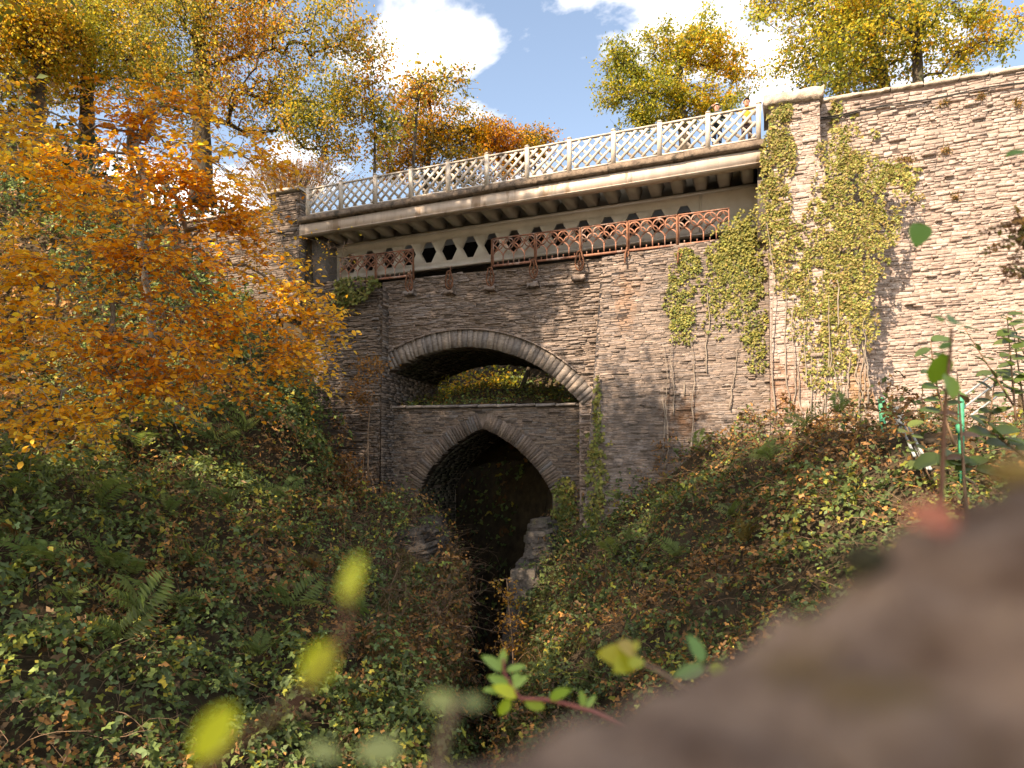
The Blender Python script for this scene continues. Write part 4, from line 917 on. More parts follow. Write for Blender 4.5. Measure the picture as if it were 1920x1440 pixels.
stems('dead_branches', 'pale bare twigs arching across the dark gorge', 60, -2.6, 0.6, 20, 25, 64, (1.2, 2.6), None, .012, 'twig', (.3, -.3, .2))
stems('dead_branches', 'pale dead twigs at the bottom left corner', 26, -7.5, -4.2, 8.2, 10.5, 65, (1.0, 2.0), None, .012, 'twig', (.2, -.2, .6))
# dry grass hanging on the cliff of the gorge
def grass(name, label, n, x0, x1, y0, y1, seed, pal, keep=None, L=(.25, .6)):
    r = np.random.default_rng(seed); P, Nn = ground_pts(n, x0, x1, y0, y1, r, keep); m_ = len(P)
    cl = fbm(P[:, 0] * 1.1, P[:, 1] * 1.1 + P[:, 2] * .8, 3); k = cl > .44; P = P[k]; Nn = Nn[k]; m_ = len(P)
    A = P; d1 = unit(Nn * .8 + r.normal(size=(m_, 3)) * .35 + [0, 0, .2]); Lx = r.uniform(*L, m_)[:, None]
    Bm = A + d1 * Lx * .45; Ct = Bm + unit(d1 + np.array([0, 0, -1.3])) * Lx * .6; w = np.cross(d1, [0, 0, 1.]); w = unit(w) * .012
    V = np.stack([A - w, A + w, Bm + w * .8, Bm - w * .8, Ct], 1).reshape(-1, 3); T = np.array([[0, 1, 2], [0, 2, 3], [3, 2, 4]])
    b = MB(); b.add(V, (T[None] + (np.arange(m_) * 5)[:, None, None]).reshape(-1, 3), np.repeat(pick(pal, m_, r=r, jit=.25), 5, 0)); b.obj(name, M['grass'], kind='stuff', label=label, category='grass')
grass('grass', 'dry hanging grass on the rock face left of the gorge', 150000, -4.2, -.6, 13, 27, 71, [(.2, .15, .06), (.26, .18, .07), (.15, .14, .05), (.11, .14, .04), (.22, .13, .05)])
grass('grass', 'tufts of grass along the right edge of the gorge', 26000, -.4, 2.2, 14, 25, 72, [(.1, .09, .03), (.07, .08, .025)])

# rocks -----------------------------------------------------------------------------
def rock(name, label, c, rad, seed, lay=.16):
    """bedded slate outcrop: stacked uneven ledges"""
    r = np.random.default_rng(seed); c = np.array(c, float); rad = np.array(rad, float); root = thing(name, label, 'rock', c - [0, 0, rad[2]])
    z = -rad[2]; n = 24; sd_ = seed * 3.7
    while z < rad[2]:
        h = lay * r.choice([.45, .7, 1.0, 1.6, 2.4]); f = max(.3, 1 - .55 * ((z + rad[2]) / (2 * rad[2])) ** 1.5); b = MB()
        ang_ = np.arange(n) / n * 2 * math.pi + r.normal(size=n) * .06; rr = f * (.55 + .9 * fbm(np.cos(ang_) * 1.6 + sd_, np.sin(ang_) * 1.6 + z * .55 / lay * .12 + sd_, 3)) * (1 + r.normal() * .07) + r.normal(size=n) * .05
        tilt_ = np.array([.16, .08]); V = []
        for (zz_, s_) in ((z - .02, 1.0), (z + h, .97)):
            for a, q_ in zip(ang_, rr * s_): x, y = math.cos(a) * rad[0] * q_, math.sin(a) * rad[1] * q_; V.append(c + [x, y, zz_ + x * tilt_[0] + y * tilt_[1] + r.normal() * .02])
        T = []
        for k in range(n): p_, q_ = k, (k + 1) % n; T += [[p_, q_, q_ + n], [p_, q_ + n, p_ + n]]
        for k in range(1, n - 1): T.append([n, n + k, n + k + 1])
        b.add(V, T, np.full(3, r.random())); b.obj('rock_layer', M['rock'], root); z += h
    return root
rock('rock_outcrop', 'bedded slate ledge under the left foot of the pointed arch', at(800, 985, 27.2) + [0, 0, -1.3], (1.2, 1.1, 1.6), 81, .09)
rock('rock_outcrop', 'pale slate ledge jutting toward the gorge below the left foot', at(775, 1005, 25.6) + [0, 0, -.3], (1.1, 1.0, .6), 85, .05)
rock('rock_outcrop', 'tall slate outcrop under the right foot of the pointed arch', at(1012, 1080, 25.2), (.95, 1.0, 2.1), 82, .09)
rock('rock_outcrop', 'lower slate outcrop sinking into the gorge on the right side', at(985, 1180, 24.0), (.9, 1.1, 2.0), 83, .11)

# ------------------------------------------------------------------ ivy
IVC = np.array([(.19, .19, .05), (.25, .24, .06), (.31, .28, .08), (.14, .16, .04), (.33, .28, .1), (.24, .17, .07)])
IVD = np.array([(.11, .14, .04), (.14, .16, .045), (.19, .19, .055), (.23, .21, .06)])
def ivy(label, vf, patches, n, pal, seed, size=(.08, .13), thick=.16, stems_=(), extra=None):
    r = np.random.default_rng(seed); A = np.array([p[2] * p[3] * (p[4] if len(p) > 4 else 1) for p in patches]); A = A / A.sum(); ch = r.choice(len(patches), n, p=A)
    pa = np.array([p[:4] for p in patches], float)[ch]; th = r.random(n) * 2 * np.pi; rd = np.sqrt(r.random(n))
    px = pa[:, 0] + pa[:, 2] * rd * np.cos(th); py = pa[:, 1] + pa[:, 3] * rd * np.sin(th)
    k = .55 * fbm(px * .045, py * .045, 3) + .45 * vnoise(px * .11 + 40, py * .085) > .40 + .16 * rd ** 2 + .38 * (r.random(n) - .5); px, py, rd = px[k], py[k], rd[k]; n = len(px)
    U = np.zeros(n); Zz = np.zeros(n)
    for i in range(n):
        v = vf(18, 6)
        for _ in range(2): u, z = px2uz(px[i], py[i], v); v = vf(u, z)
        U[i], Zz[i] = u, z
    V_ = np.array([vf(a, c) for a, c in zip(U, Zz)])
    bul = thick * (.25 + 1.1 * np.clip(fbm(U * 1.6 + 7, Zz * 1.6, 3) - .3, 0, 1)) ; out = bul * (r.random(n) ** .5) + .05
    P = np.stack([L0[0] + U * EU[0] + (V_ - out) * EM[0], L0[1] + U * EU[1] + (V_ - out) * EM[1], Zz], 1)
    nrm = unit(np.array([-EM[0], -EM[1], .45]) + r.normal(size=(n, 3)) * .45); ax = unit(np.array([0, 0, -1.]) + r.normal(size=(n, 3)) * .6)
    root = thing('climbing_ivy', label, 'ivy', P.min(0)); b = MB(); leaves(b, P, ax, nrm, r.uniform(*size, n), pick(pal, n, r=r, jit=.2), IVY); b.obj('foliage', M['leaf_glossy'], root, kind='stuff')
    for st in stems_:
        pts = []
        for (x, y) in st:
            v = vf(18, 6)
            for _ in range(2): u, z = px2uz(x, y, v); v = vf(u, z)
            pts.append(BP(u, v - .09, z))
        d = np.linspace(0, len(pts) - 1, len(pts) * 4); pts = np.array(pts); q_ = np.stack([np.interp(d, np.arange(len(pts)), pts[:, k]) for k in range(3)], 1) + np.cumsum(r.normal(size=(len(d), 3)) * .022, 0)
        bs = MB(); tube(bs, q_, np.linspace(.026, .008, len(q_)), 5); bs.obj('stem', M['ivy_stem'], root, True)
    return root
rs = np.random.default_rng(99)
def vine(x, y0, y1, w=8):
    n = 5; return [(x + rs.normal() * w * .5 + (x * 0), y0 + (y1 - y0) * k / (n - 1)) for k in range(n)]
ivy('thick ivy column hanging from the buttress capstone beside the railing', TVF, [(1462, 215, 26, 30), (1460, 290, 34, 60), (1450, 380, 34, 60), (1462, 440, 40, 50, .8), (1440, 330, 16, 60), (1480, 500, 40, 60, .6)], 6500, IVC, 101, (.06, .11), .13, [vine(1456, 780, 420), vine(1475, 780, 500), vine(1490, 770, 560)])
ivy('broad yellow-green ivy sheet down the middle of the buttress', TVF, [(1570, 300, 44, 60), (1595, 290, 26, 60), (1600, 350, 80, 70), (1580, 430, 80, 80), (1600, 480, 70, 70), (1560, 540, 80, 80), (1590, 610, 60, 70, .7), (1550, 680, 55, 60, .6), (1670, 350, 45, 50, .8), (1660, 420, 30, 50), (1500, 600, 30, 50, .4)], 17000, IVC, 102, (.06, .11), .13,
    [vine(1500, 790, 600), vine(1530, 785, 620), vine(1552, 785, 560), vine(1575, 785, 520), vine(1590, 785, 560), vine(1605, 780, 640), vine(1622, 780, 650), vine(1515, 720, 470), vine(1540, 785, 700), vine(1563, 780, 690), vine(1584, 785, 640), vine(1598, 785, 700), vine(1612, 780, 560), vine(1522, 785, 560), vine(1546, 780, 420), vine(1570, 620, 380), vine(1630, 760, 600)])
ivy('thin ivy strands climbing toward the wall coping beside the buttress', WVF, [(1566, 215, 12, 40, .8), (1600, 230, 10, 30, .4), (1640, 260, 8, 20, .4), (1690, 330, 40, 22, .7), (1720, 375, 18, 14, .4)], 420, IVC, 103, (.1, .15), .12)
ivy('bushy ivy mass spilling over the pier top under the girder', QVF, [(1390, 440, 45, 35), (1370, 480, 50, 35), (1400, 530, 42, 50, .8), (1340, 540, 30, 45, .6), (1285, 510, 32, 45), (1275, 570, 32, 50, .8), (1280, 620, 30, 30, .6), (1400, 600, 40, 40, .5), (1420, 660, 28, 40, .4), (1340, 610, 25, 30, .4)], 8500, np.concatenate([IVC[:3], IVD]), 104, (.06, .11), .13,
    [vine(1247, 880, 640), vine(1300, 860, 640), vine(1372, 770, 640), vine(1265, 780, 640), vine(1240, 860, 560), vine(1285, 740, 560), vine(1330, 700, 520), vine(1410, 760, 560)])
ivy('green shrub tuft growing on top of the pier against the buttress', QVF, [(1375, 445, 45, 34), (1405, 415, 26, 30), (1345, 480, 30, 24), (1410, 470, 26, 40)], 1500, np.concatenate([IVC[:3], IVD[2:]]), 105, (.065, .115), .22)
ivy('narrow ivy strip climbing the edge between arch and pier', QVF, [(1122, 760, 7, 60), (1118, 820, 16, 40), (1120, 880, 24, 40), (1116, 940, 20, 40), (1135, 830, 14, 14, .6), (1112, 990, 18, 40)], 1250, np.concatenate([IVC[:2], IVD]), 106, (.1, .16), .25, [vine(1120, 1000, 760, 3)])
ivy('ivy clump beside the right springing of the pointed arch', lambda u, z: LBV, [(1060, 920, 22, 30), (1062, 970, 28, 45), (1090, 830, 10, 30, .7), (1050, 1020, 24, 40)], 1300, np.concatenate([IVC[:2], IVD]), 107, (.1, .16), .35)
ivy('dark green ivy tuft crowning the left pillar', lambda u, z: .55, [(668, 545, 36, 26), (650, 565, 28, 24), (700, 535, 20, 14)], 1200, IVD, 108, (.11, .17), .6)

# ------------------------------------------------------------------ ferns
def frond_mesh(nm, L, seed, pal):
    r = np.random.default_rng(seed); b = MB(); k = 15; t = np.linspace(0, 1, k)
    sp = np.stack([L * t, r.normal() * .06 * L * t ** 2, L * (.5 * t - .85 * t ** 2)], 1); tube(b, sp, np.linspace(.008, .002, k), 3, np.array([.1, .09, .03]))
    tg = unit(np.gradient(sp, axis=0)); side = np.array([0, 1., 0]); P, A, S_ = [], [], []
    for i in range(1, k):
        for sg in (-1, 1):
            for h in (0,):
                if i == k - 1 and h: continue
                p = sp[i] * (1 - h) + sp[min(i + 1, k - 1)] * h; f = (i + h) / k; ln = L * .3 * math.sin(math.pi * min(1, .12 + f * .9)) ** .8 + .012; P.append(p); A.append(side * sg + tg[i] * .35 + [0, 0, -.08]); S_.append(ln)
    n = len(P); C = pick(pal, 1, r=r, jit=.15).repeat(n, 0) * np.exp(r.normal(size=(n, 1)) * .1)
    tm = (LEAF4[0] * np.array([1, .36, 1]), LEAF4[1]); leaves(b, np.array(P), unit(np.array(A)), unit(np.tile([0, 0, 1.], (n, 1)) + r.normal(size=(n, 3)) * .12), np.array(S_), C, tm)
    return b.mesh(nm, M['leaf'])
FRG = [frond_mesh('fern_frond', .8, k, [(.15, .2, .055), (.18, .22, .06), (.12, .16, .05)]) for k in range(6)]
FRB = [frond_mesh('fern_frond_dry', .6, k + 20, [(.2, .1, .035), (.16, .12, .04), (.24, .13, .04)]) for k in range(3)]
def place_on_ray(px, py):
    d = np.array([(px - 960) / F, 1., (HY - py) / F])
    for Y in np.arange(5, 32, .08):
        p = d * Y
        if terrain(p[0], p[1]) >= p[2]: return p
    return None
def fern(px, py, label, scale=1., dry=False, seed=0, n=6):
    p = place_on_ray(px, py)
    if p is None: return
    r = np.random.default_rng(seed + 500); gx, gy = tgrad(p[0], p[1]); nn = unit(np.array([-gx, -gy, 1.0])); p = p + nn * .7
    root = thing('fern', label, 'fern', p, 'ferns on the banks')
    a0 = r.random() * 6.28; n = int(r.integers(3, 7)); lift_ = r.uniform(.5, 1.3)
    for k in range(n):
        a = a0 + k * 6.283 / n + r.normal() * .25; d = np.array([math.cos(a), math.sin(a), .3]) + r.normal(size=3) * .2; d = unit(d + nn * lift_ * .5 + np.array([0, 0, .4 * lift_]))
        xx = unit(d); yy = unit(np.cross(nn, xx)); zz_ = np.cross(xx, yy); s = scale * r.uniform(.5, 1.25)
        o = bpy.data.objects.new('frond', (FRB if dry else FRG)[r.integers(0, 3 if dry else 6)]); col.objects.link(o); o.parent = root
        m4 = Matrix.Identity(4); m4.col[0] = (*(xx * s), 0); m4.col[1] = (*(yy * s), 0); m4.col[2] = (*(zz_ * s), 0); m4.col[3] = (0, 0, 0, 1); o.matrix_basis = m4
FS = [(35, 940, 'fern at the left edge just under the lowest orange beech leaves'), (60, 965, 'second fern in from the left edge below the beech'), (160, 985, 'upright fern below the hanging beech twigs'), (280, 820, 'fern tucked below the beech trunk foot'),
      (340, 830, 'fern directly below the beech trunk'), (390, 850, 'fern right of the beech trunk foot'), (440, 830, 'fern clump highest on the dark slope right of the beech'), (470, 800, 'tall ferny clump below the orange sprays'), (300, 1000, 'fern in the middle of the dark bank above the brambles'),
      (160, 1110, 'fern with upright crown in the left middle of the bank'), (70, 1110, 'small fern near the left edge in mid bank'), (220, 1190, 'large fern with V-shaped crown in the lower bank'), (230, 1130, 'arching fern just above the large V-shaped fern'), (100, 1180, 'low fern near the left edge above the bottom brambles'),
      (310, 1180, 'pale fern right of the V-shaped fern'), (465, 1270, 'star-shaped fern in the brambles at bottom centre-left'), (520, 1170, 'dull fern below the brown stems'), (530, 960, 'yellowish fern beside the brown stems'), (200, 1230, 'fern below the large V-shaped fern'),
      (250, 880, 'fern under the beech canopy edge'), (180, 860, 'shadowed fern under the beech on the left'), (420, 980, 'fern in the dark middle of the left bank'), (640, 1180, 'fern near the cliff edge behind the blurred leaf'), (340, 1100, 'hanging fern above a dark hollow')]
for i, (px, py, lab) in enumerate(FS): fern(px, py, lab, rs.uniform(.9, 1.45), False, i)
FS2 = [(1185, 960, 'feathery fern at the pier foot'), (1210, 1040, 'pale fern left of the right bank sunlit patch'), (1170, 1070, 'fern just below the pier foot'), (1330, 870, 'fern high on the right bank'), (1470, 900, 'fern below the buttress foot'), (1590, 820, 'bright fern clump under the buttress near the green post'), (1550, 830, 'second bright fern left of the green post'),
       (1290, 1080, 'fern in the middle of the right bank'), (1400, 1000, 'fern among the dark leaves of the right bank'), (900, 1310, 'fern hanging by the dark gorge at the bottom')]
for i, (px, py, lab) in enumerate(FS2): fern(px, py, lab, rs.uniform(.7, 1.1), False, i + 60)
for i, (px, py, lab) in enumerate(((25, 1050, 'brown withered fern at the left edge'), (75, 880, 'russet withered fern below the beech twigs'), (560, 1100, 'withered fern in the brown stems'), (1440, 1060, 'russet fern among orange leaves on the right bank'))): fern(px, py, lab, 1., True, i + 90)
# yellow sapling in the gorge
sp = at(962, 1215, 21.0)
tree('sapling', 'small yellow-leaved sapling growing out of the dark gorge', [sp + [0, 0, -1.2], sp, at(955, 1150, 21), at(950, 1085, 21)], [blob(945, 1110, 21, 30, 28), blob(965, 1160, 21, 38, 35), blob(955, 1210, 21, 40, 20)], 90, [(.4, .28, .05), (.42, .24, .04), (.35, .17, .03)], [.4, .4, .2], 420, .1, .03, .006, tmpl=LEAF6, spread=.1, seed=41, bark='twig')
tree('sapling', 'rusty-leaved shrub leaning against the left pillar', [at(690, 900, 26.6), at(690, 800, 26.6), at(700, 720, 26.6)], [blob(700, 690, 26.6, 40, 25), blob(670, 740, 26.6, 30, 40), blob(650, 880, 26.4, 40, 40)], 90, [(.4, .2, .05), (.3, .13, .04), (.2, .1, .03)], [.4, .4, .2], 900, .12, .03, .008, tmpl=LEAF6, spread=.18, seed=42, bark='twig')
b = MB()
r = np.random.default_rng(77); P = np.stack([at(*p) for p in zip(r.normal(545, 45, 2600), r.normal(330, 28, 2600), r.uniform(31.5, 33, 2600))]); P = P[(P[:, 2] < 15.2)]
root = thing('gorse_shrub', 'dry pinkish twiggy shrub behind the left parapet', 'shrub', P.min(0)); bb_ = MB(); base_ = np.array([P[:, 0].mean(), P[:, 1].mean(), 11.5]); D = unit(P - base_)
segs(bb_, P - D * .5, P, np.full(len(P), .012), np.full(len(P), .005), 3); bb_.obj('twig_mass', M['twig'], root, kind='stuff')
leaves(b, P, D, rdir(len(P), r), r.uniform(.06, .12, len(P)), pick([(.4, .2, .1), (.32, .18, .08), (.2, .16, .05)], len(P), r=r)); b.obj('foliage', M['leaf'], root, kind='stuff')
tree('gorse_shrub', 'low leafless tangle hanging by the left end of the iron girder', [at(560, 520, 27.5), at(590, 490, 27.5), at(620, 480, 27.5)], [blob(620, 470, 27.5, 50, 25), blob(590, 500, 27.3, 50, 25)], 60, BEECH, [.2, .3, .3, .2, 0], 60, .12, .03, .009, bark='twig', seed=43, cat='shrub')

# ------------------------------------------------------------------ handrail fence by the path
def gz(x, y): return float(terrain(x, y))
fn = thing('green_post', 'green painted fence post with cross wires by the buttress foot', 'fence', at(1662, 830, 18.6), 'path fence')
def postp(px, yt, yb, Y, mat, par, w=.075, lean=0):
    a, c = at(px, yb, Y), at(px - lean, yt, Y); b = MB(); t = c - a
    P = [a + [i * w, j * w, 0] for (i, j) in ((-.5, -.5), (.5, -.5), (.5, .5), (-.5, .5))] + [c + [i * w, j * w, 0] for (i, j) in ((-.5, -.5), (.5, -.5), (.5, .5), (-.5, .5))] ; hexa(b, P)
    top_ = [c + [i * w, j * w, .001] for (i, j) in ((-.5, -.5), (.5, -.5), (.5, .5), (-.5, .5))] + [c + [i * w * .3, j * w * .3, .04] for (i, j) in ((-.5, -.5), (.5, -.5), (.5, .5), (-.5, .5))]; hexa(b, top_)
    return b.obj('post', mat, par)
postp(1660, 748, 860, 18.4, M['green'], fn, .12, 8)
for (y0, y1) in ((760, 768), (776, 788), (798, 805)):
    b = MB(); A0 = at(1655, y0, 18.6); A1 = at(1684, y1, 17.4); tube(b, [A0, (A0 + A1) / 2 + [0, 0, -.03], A1], .02, 5); b.obj('rail', M['green'], fn, True)
fn2 = thing('handrail', 'weathered grey post with pale handrails descending the path', 'handrail', at(1690, 840, 17.4), 'path fence')
postp(1690, 765, 850, 17.4, M['grey_post'], fn2, .12, 8)
for (x0, y0, x1, y1) in ((1690, 775, 1745, 880), (1694, 795, 1738, 880), (1690, 800, 1715, 855)):
    b = MB(); A0 = at(x0, y0, 17.4); A1 = at(x1, y1, 13.0); tube(b, [A0, (A0 + A1) / 2, A1], .03, 6); b.obj('rail', M['grey_post'], fn2, True)
fn3 = thing('handrail', 'green post with rising steel rails near the right edge', 'handrail', at(1800, 900, 12.5), 'path fence')
postp(1802, 742, 905, 12.5, M['green'], fn3, .075)
postp(1800, 796, 812, 12.4, M['green'], fn3, .1)
for (x0, y0, x1, y1) in ((1802, 745, 1862, 702), (1806, 765, 1868, 718), (1822, 778, 1880, 735)):
    b = MB(); A0 = at(x0, y0, 12.5); A1 = at(x1, y1, 14.0); tube(b, [A0, A1], .02, 6); b.obj('rail', M['grey_post'], fn3, True)
b = MB(); hexa(b, [at(px, py, Y) for (px, py, Y) in ((1735, 832, 14.5), (1800, 832, 14.5), (1800, 832, 14.9), (1735, 832, 14.9), (1735, 822, 14.5), (1800, 822, 14.5), (1800, 822, 14.9), (1735, 822, 14.9))])
b.obj('path_edging', M['bark'], None, label='dark timber edging of the path on the right', category='path edging')

# ------------------------------------------------------------------ people on the road bridge
def person(label, u, v, zf, H_, top_c, leg_c, hair_c, lean, arms, seed):
    root = thing('person', label, 'person', BP(u, v, zf)); face = np.array([-EM[0], -EM[1], 0.]); sd = np.array([EU[0], EU[1], 0.]); base = BP(u, v, zf)
    def q_(s, f, z): return base + sd * s * H_ + face * (f * H_) + np.array([0, 0, z * H_])
    k = {'pel': (q_(0, -.02, .52), .095), 'wai': (q_(0, lean * .35, .62), .085), 'che': (q_(0, lean * .8, .74), .098), 'nec': (q_(0, lean, .845), .038), 'hed': (q_(0, lean + .01, .885), .05), 'hd2': (q_(0, lean + .012, .94), .058), 'top': (q_(0, lean, .985), .03)}
    ch = [('pel', 'wai'), ('wai', 'che'), ('che', 'nec'), ('nec', 'hed'), ('hed', 'hd2'), ('hd2', 'top')]
    for sg, nm in ((-1, 'l'), (1, 'r')):
        k['hip' + nm] = (q_(sg * .055, -.02, .48), .062); k['kne' + nm] = (q_(sg * .06, .0, .27), .043); k['ank' + nm] = (q_(sg * .06, -.02, .045), .028); k['toe' + nm] = (q_(sg * .065, .07, .02), .022)
        k['sho' + nm] = (q_(sg * .11, lean * .85, .8), .045); (e_, w_, h_) = arms[nm]; k['elb' + nm] = (q_(*e_), .033); k['wri' + nm] = (q_(*w_), .024); k['han' + nm] = (q_(*h_), .022)
        ch += [('pel', 'hip' + nm), ('hip' + nm, 'kne' + nm), ('kne' + nm, 'ank' + nm), ('ank' + nm, 'toe' + nm), ('che', 'sho' + nm), ('sho' + nm, 'elb' + nm), ('elb' + nm, 'wri' + nm), ('wri' + nm, 'han' + nm)]
        hd = np.array(k['han' + nm][0]); wd = unit(hd - np.array(k['wri' + nm][0]))
        for f in range(5):
            o_ = sd * (f - 2) * .011 * H_ * .9; ln = (.028, .04, .045, .042, .033)[f] * H_
            a, c = 'f%s%d' % (nm, f), 'g%s%d' % (nm, f); k[a] = (hd + o_ + wd * ln * .6, .0065); k[c] = (hd + o_ * 1.1 + wd * ln + np.array([0, 0, -.012]), .0055); ch += [('han' + nm, a), (a, c)]
    nmz = list(k); me = bpy.data.meshes.new('body'); me.from_pydata([tuple(map(float, k[n_][0])) for n_ in nmz], [(nmz.index(a), nmz.index(c)) for a, c in ch], [])
    o = bpy.data.objects.new('body', me); col.objects.link(o); md = o.modifiers.new('s', 'SKIN'); sv = me.skin_vertices[0].data
    for i, n_ in enumerate(nmz): rr = k[n_][1] * H_ / 1.0; sv[i].radius = (rr, rr); sv[i].use_root = n_ == 'pel'
    o.modifiers.new('u', 'SUBSURF').levels = 2; o.modifiers['u'].render_levels = 2
    dg = bpy.context.evaluated_depsgraph_get(); m2 = bpy.data.meshes.new_from_object(o.evaluated_get(dg)); o.modifiers.clear(); o.data = m2; m2.materials.clear()
    mk = lambda nm, c: noise_mat(nm, tuple(x * .85 for x in c), c, 8, .75, .05)
    for mm in (mk('skin', (.5, .27, .19)), mk('jacket', top_c), mk('trousers', leg_c), mk('shoe', (.03, .03, .03))): m2.materials.append(mm)
    hz = base[2]; hl = [np.array(k['wril'][0]), np.array(k['wrir'][0])]
    for p in m2.polygons:
        c = np.array(p.center); z = (c[2] - hz) / H_; mi = 1 if z > .5 else (2 if z > .06 else 3)
        if z > .855 and np.linalg.norm((c - np.array(k['hd2'][0]))[:2]) < .09 * H_: mi = 0
        if min(np.linalg.norm(c - np.array(k['hanl'][0])), np.linalg.norm(c - np.array(k['hanr'][0]))) < .05 * H_: mi = 0
        p.material_index = mi; p.use_smooth = True
    o.parent = root; o.matrix_parent_inverse = root.matrix_basis.inverted()
    # hair: cap over the skull, open at the face; nose, eyes, mouth, ears
    hc = np.array(k['hd2'][0]); b = MB(); V, T = [], []; nu_, nv_ = 16, 8
    for j in range(nv_ + 1):
        ph = j / nv_ * 1.9
        for i in range(nu_):
            t_ = i / nu_ * 2 * math.pi; dz = math.cos(ph); dh = math.sin(ph); f_ = math.cos(t_)
            if f_ > .35: dz = max(dz, .35 + .25 * (f_ - .35)); dh = math.sqrt(max(0, 1 - dz * dz))
            V.append(hc + H_ * .066 * (face * dh * f_ * 1.08 + sd * dh * math.sin(t_) * .92 + np.array([0, 0, dz * 1.08 + .12])))
    for j in range(nv_):
        for i in range(nu_): p_, q2 = j * nu_ + i, j * nu_ + (i + 1) % nu_; T += [[p_, q2, q2 + nu_], [p_, q2 + nu_, p_ + nu_]]
    b.add(V, T); b.obj('hair', mk('hair', hair_c), root, True)
    b = MB(); nb = hc + face * .06 * H_
    hexa(b, [nb + sd * a * H_ + face * f * H_ + np.array([0, 0, z_ * H_]) for (z_, f) in ((-.018, .012), (.008, .002)) for a in (-.008, .008) for f in (0, f)][:8]); b.obj('nose', mk('skin_nose', (.5, .25, .18)), root)
    for sg in (-1, 1):
        b = MB(); tube(b, [nb + sd * (sg * .022 - .006) * H_ + np.array([0, 0, .008 * H_]) - face * .002, nb + sd * (sg * .022 + .006) * H_ + np.array([0, 0, .008 * H_]) - face * .002], .006, 5); b.obj('eye', M['cable'], root)
        b = MB(); e0 = hc + sd * sg * .058 * H_; tube(b, [e0 + [0, 0, -.03], e0 + sd * sg * .01 + [0, 0, 0], e0 + [0, 0, .03]], .012, 5); b.obj('ear', m2.materials[0], root)
    b = MB(); tube(b, [nb + sd * -.013 * H_ - [0, 0, .034 * H_], nb + sd * .013 * H_ - [0, 0, .034 * H_]], .005, 5); b.obj('mouth', M['rust_dark'], root)
u1_, _ = px2uz(1344, 200, .32); zf = 11.16 + SLP * 17
person('person with grey hair in a dark jacket, arm raised, leaning over the railing', u1_, .42, zf, 1.66, (.03, .045, .05), (.05, .07, .12), (.5, .48, .46), .06,
       {'l': ((-.2, .02, .9), (-.1, .09, .97), (-.06, .1, .985)), 'r': ((.15, .1, .68), (.08, .2, .69), (.05, .22, .69))}, 1)
u2_, _ = px2uz(1400, 195, .35)
person('person with dark hair in a mustard top beside the last railing post', u2_, .45, zf, 1.7, (.55, .3, .03), (.12, .09, .1), (.04, .025, .018), .04,
       {'l': ((-.14, .08, .67), (-.08, .17, .69), (-.05, .2, .69)), 'r': ((.15, .08, .66), (.1, .17, .69), (.06, .2, .69))}, 2)

# ------------------------------------------------------------------ near wall, twigs and leaves by the viewpoint
mb = MB(); na, nb_ = 90, 60
pr_ = [(600, 1600, .30), (800, 1470, .36), (1000, 1420, .40), (1150, 1350, .44), (1300, 1290, .48), (1430, 1215, .50), (1560, 1130, .52), (1640, 1080, .53), (1690, 1010, .54), (1760, 975, .55), (1840, 940, .56), (1930, 890, .58), (2100, 820, .6), (2400, 760, .62)]
pr3 = np.array([at(p[0], p[1], p[2] * .6) for p in pr_]); d = np.concatenate([[0], np.cumsum(np.linalg.norm(np.diff(pr3, axis=0), axis=1))]); tt = np.linspace(0, d[-1], na)
ed = np.stack([np.interp(tt, d, pr3[:, k]) for k in range(3)], 1)
V = []
for i in range(na):
    t_ = ed[min(i + 1, na - 1)] - ed[max(i - 1, 0)]; t_[2] = 0; t_ = unit(t_); back = np.array([t_[1], -t_[0], 0]);   # toward the viewer
    for j in range(nb_):
        w = j / (nb_ - 1)
        if w < .35: a = w / .35 * math.pi / 2; p = ed[i] - back * .035 * math.cos(a) + np.array([0, 0, -.035 + .035 * math.sin(a)]) - np.array([0, 0, .9 * (1 - w / .35) ** 3])
        else: f = (w - .35) / .65; p = ed[i] + back * .2 * f + np.array([0, 0, -.02 * f - 1.2 * max(0, f - .75)])
        h = (fbm(np.array(p[0] * 34 + p[2] * 15 + 40), np.array(p[1] * 34 + p[2] * 9 + 40), 5) - .5) * .034; V.append(p + np.array([0, 0, float(h) * .7]))
ii = np.arange(na * nb_).reshape(na, nb_); q = np.stack([ii[:-1, :-1], ii[:-1, 1:], ii[1:, 1:], ii[1:, :-1]], -1).reshape(-1, 4)
mb.add(V, np.concatenate([q[:, [0, 2, 1]], q[:, [0, 3, 2]]]))
nw = thing('viewpoint_wall', 'out-of-focus mossy brown stone wall filling the bottom right corner', 'wall', (.3, .5, -1.6)); mb.obj('wall_top', M['near_stone'], nw, True)
def dab(name, px, py, Y, sx, sy, sz, c1, c2, seed, parent=nw):
    Y *= .585; sx *= .85; sy *= .7; sz *= .75
    r = np.random.default_rng(seed); c = at(px, py, Y); b = MB(); V, T = [], []; nu_, nv_ = 14, 8
    for j in range(nv_ + 1):
        for i in range(nu_):
            a, e = i / nu_ * 2 * math.pi, (j / nv_ - .5) * math.pi; k = 1 + .25 * (r.random() - .5); V.append(c + np.array([sx * math.cos(a) * math.cos(e), sy * math.sin(a) * math.cos(e), sz * math.sin(e)]) * k)
    for j in range(nv_):
        for i in range(nu_): p_, q_ = j * nu_ + i, j * nu_ + (i + 1) % nu_; T += [[p_, q_, q_ + nu_], [p_, q_ + nu_, p_ + nu_]]
    b.add(V, T); return b.obj(name, noise_mat('moss_' + str(seed), c1, c2, 60, .9, .5, 160), parent, True)
dab('moss_hole_dab', 1622, 1050, .53, .013, .012, .011, (.02, .02, .012), (.05, .045, .02), 1)  # near-black lump standing for a dark hole in the wall top
dab('moss_hole_dab', 1900, 885, .55, .016, .012, .009, (.26, .17, .05), (.36, .25, .08), 3)
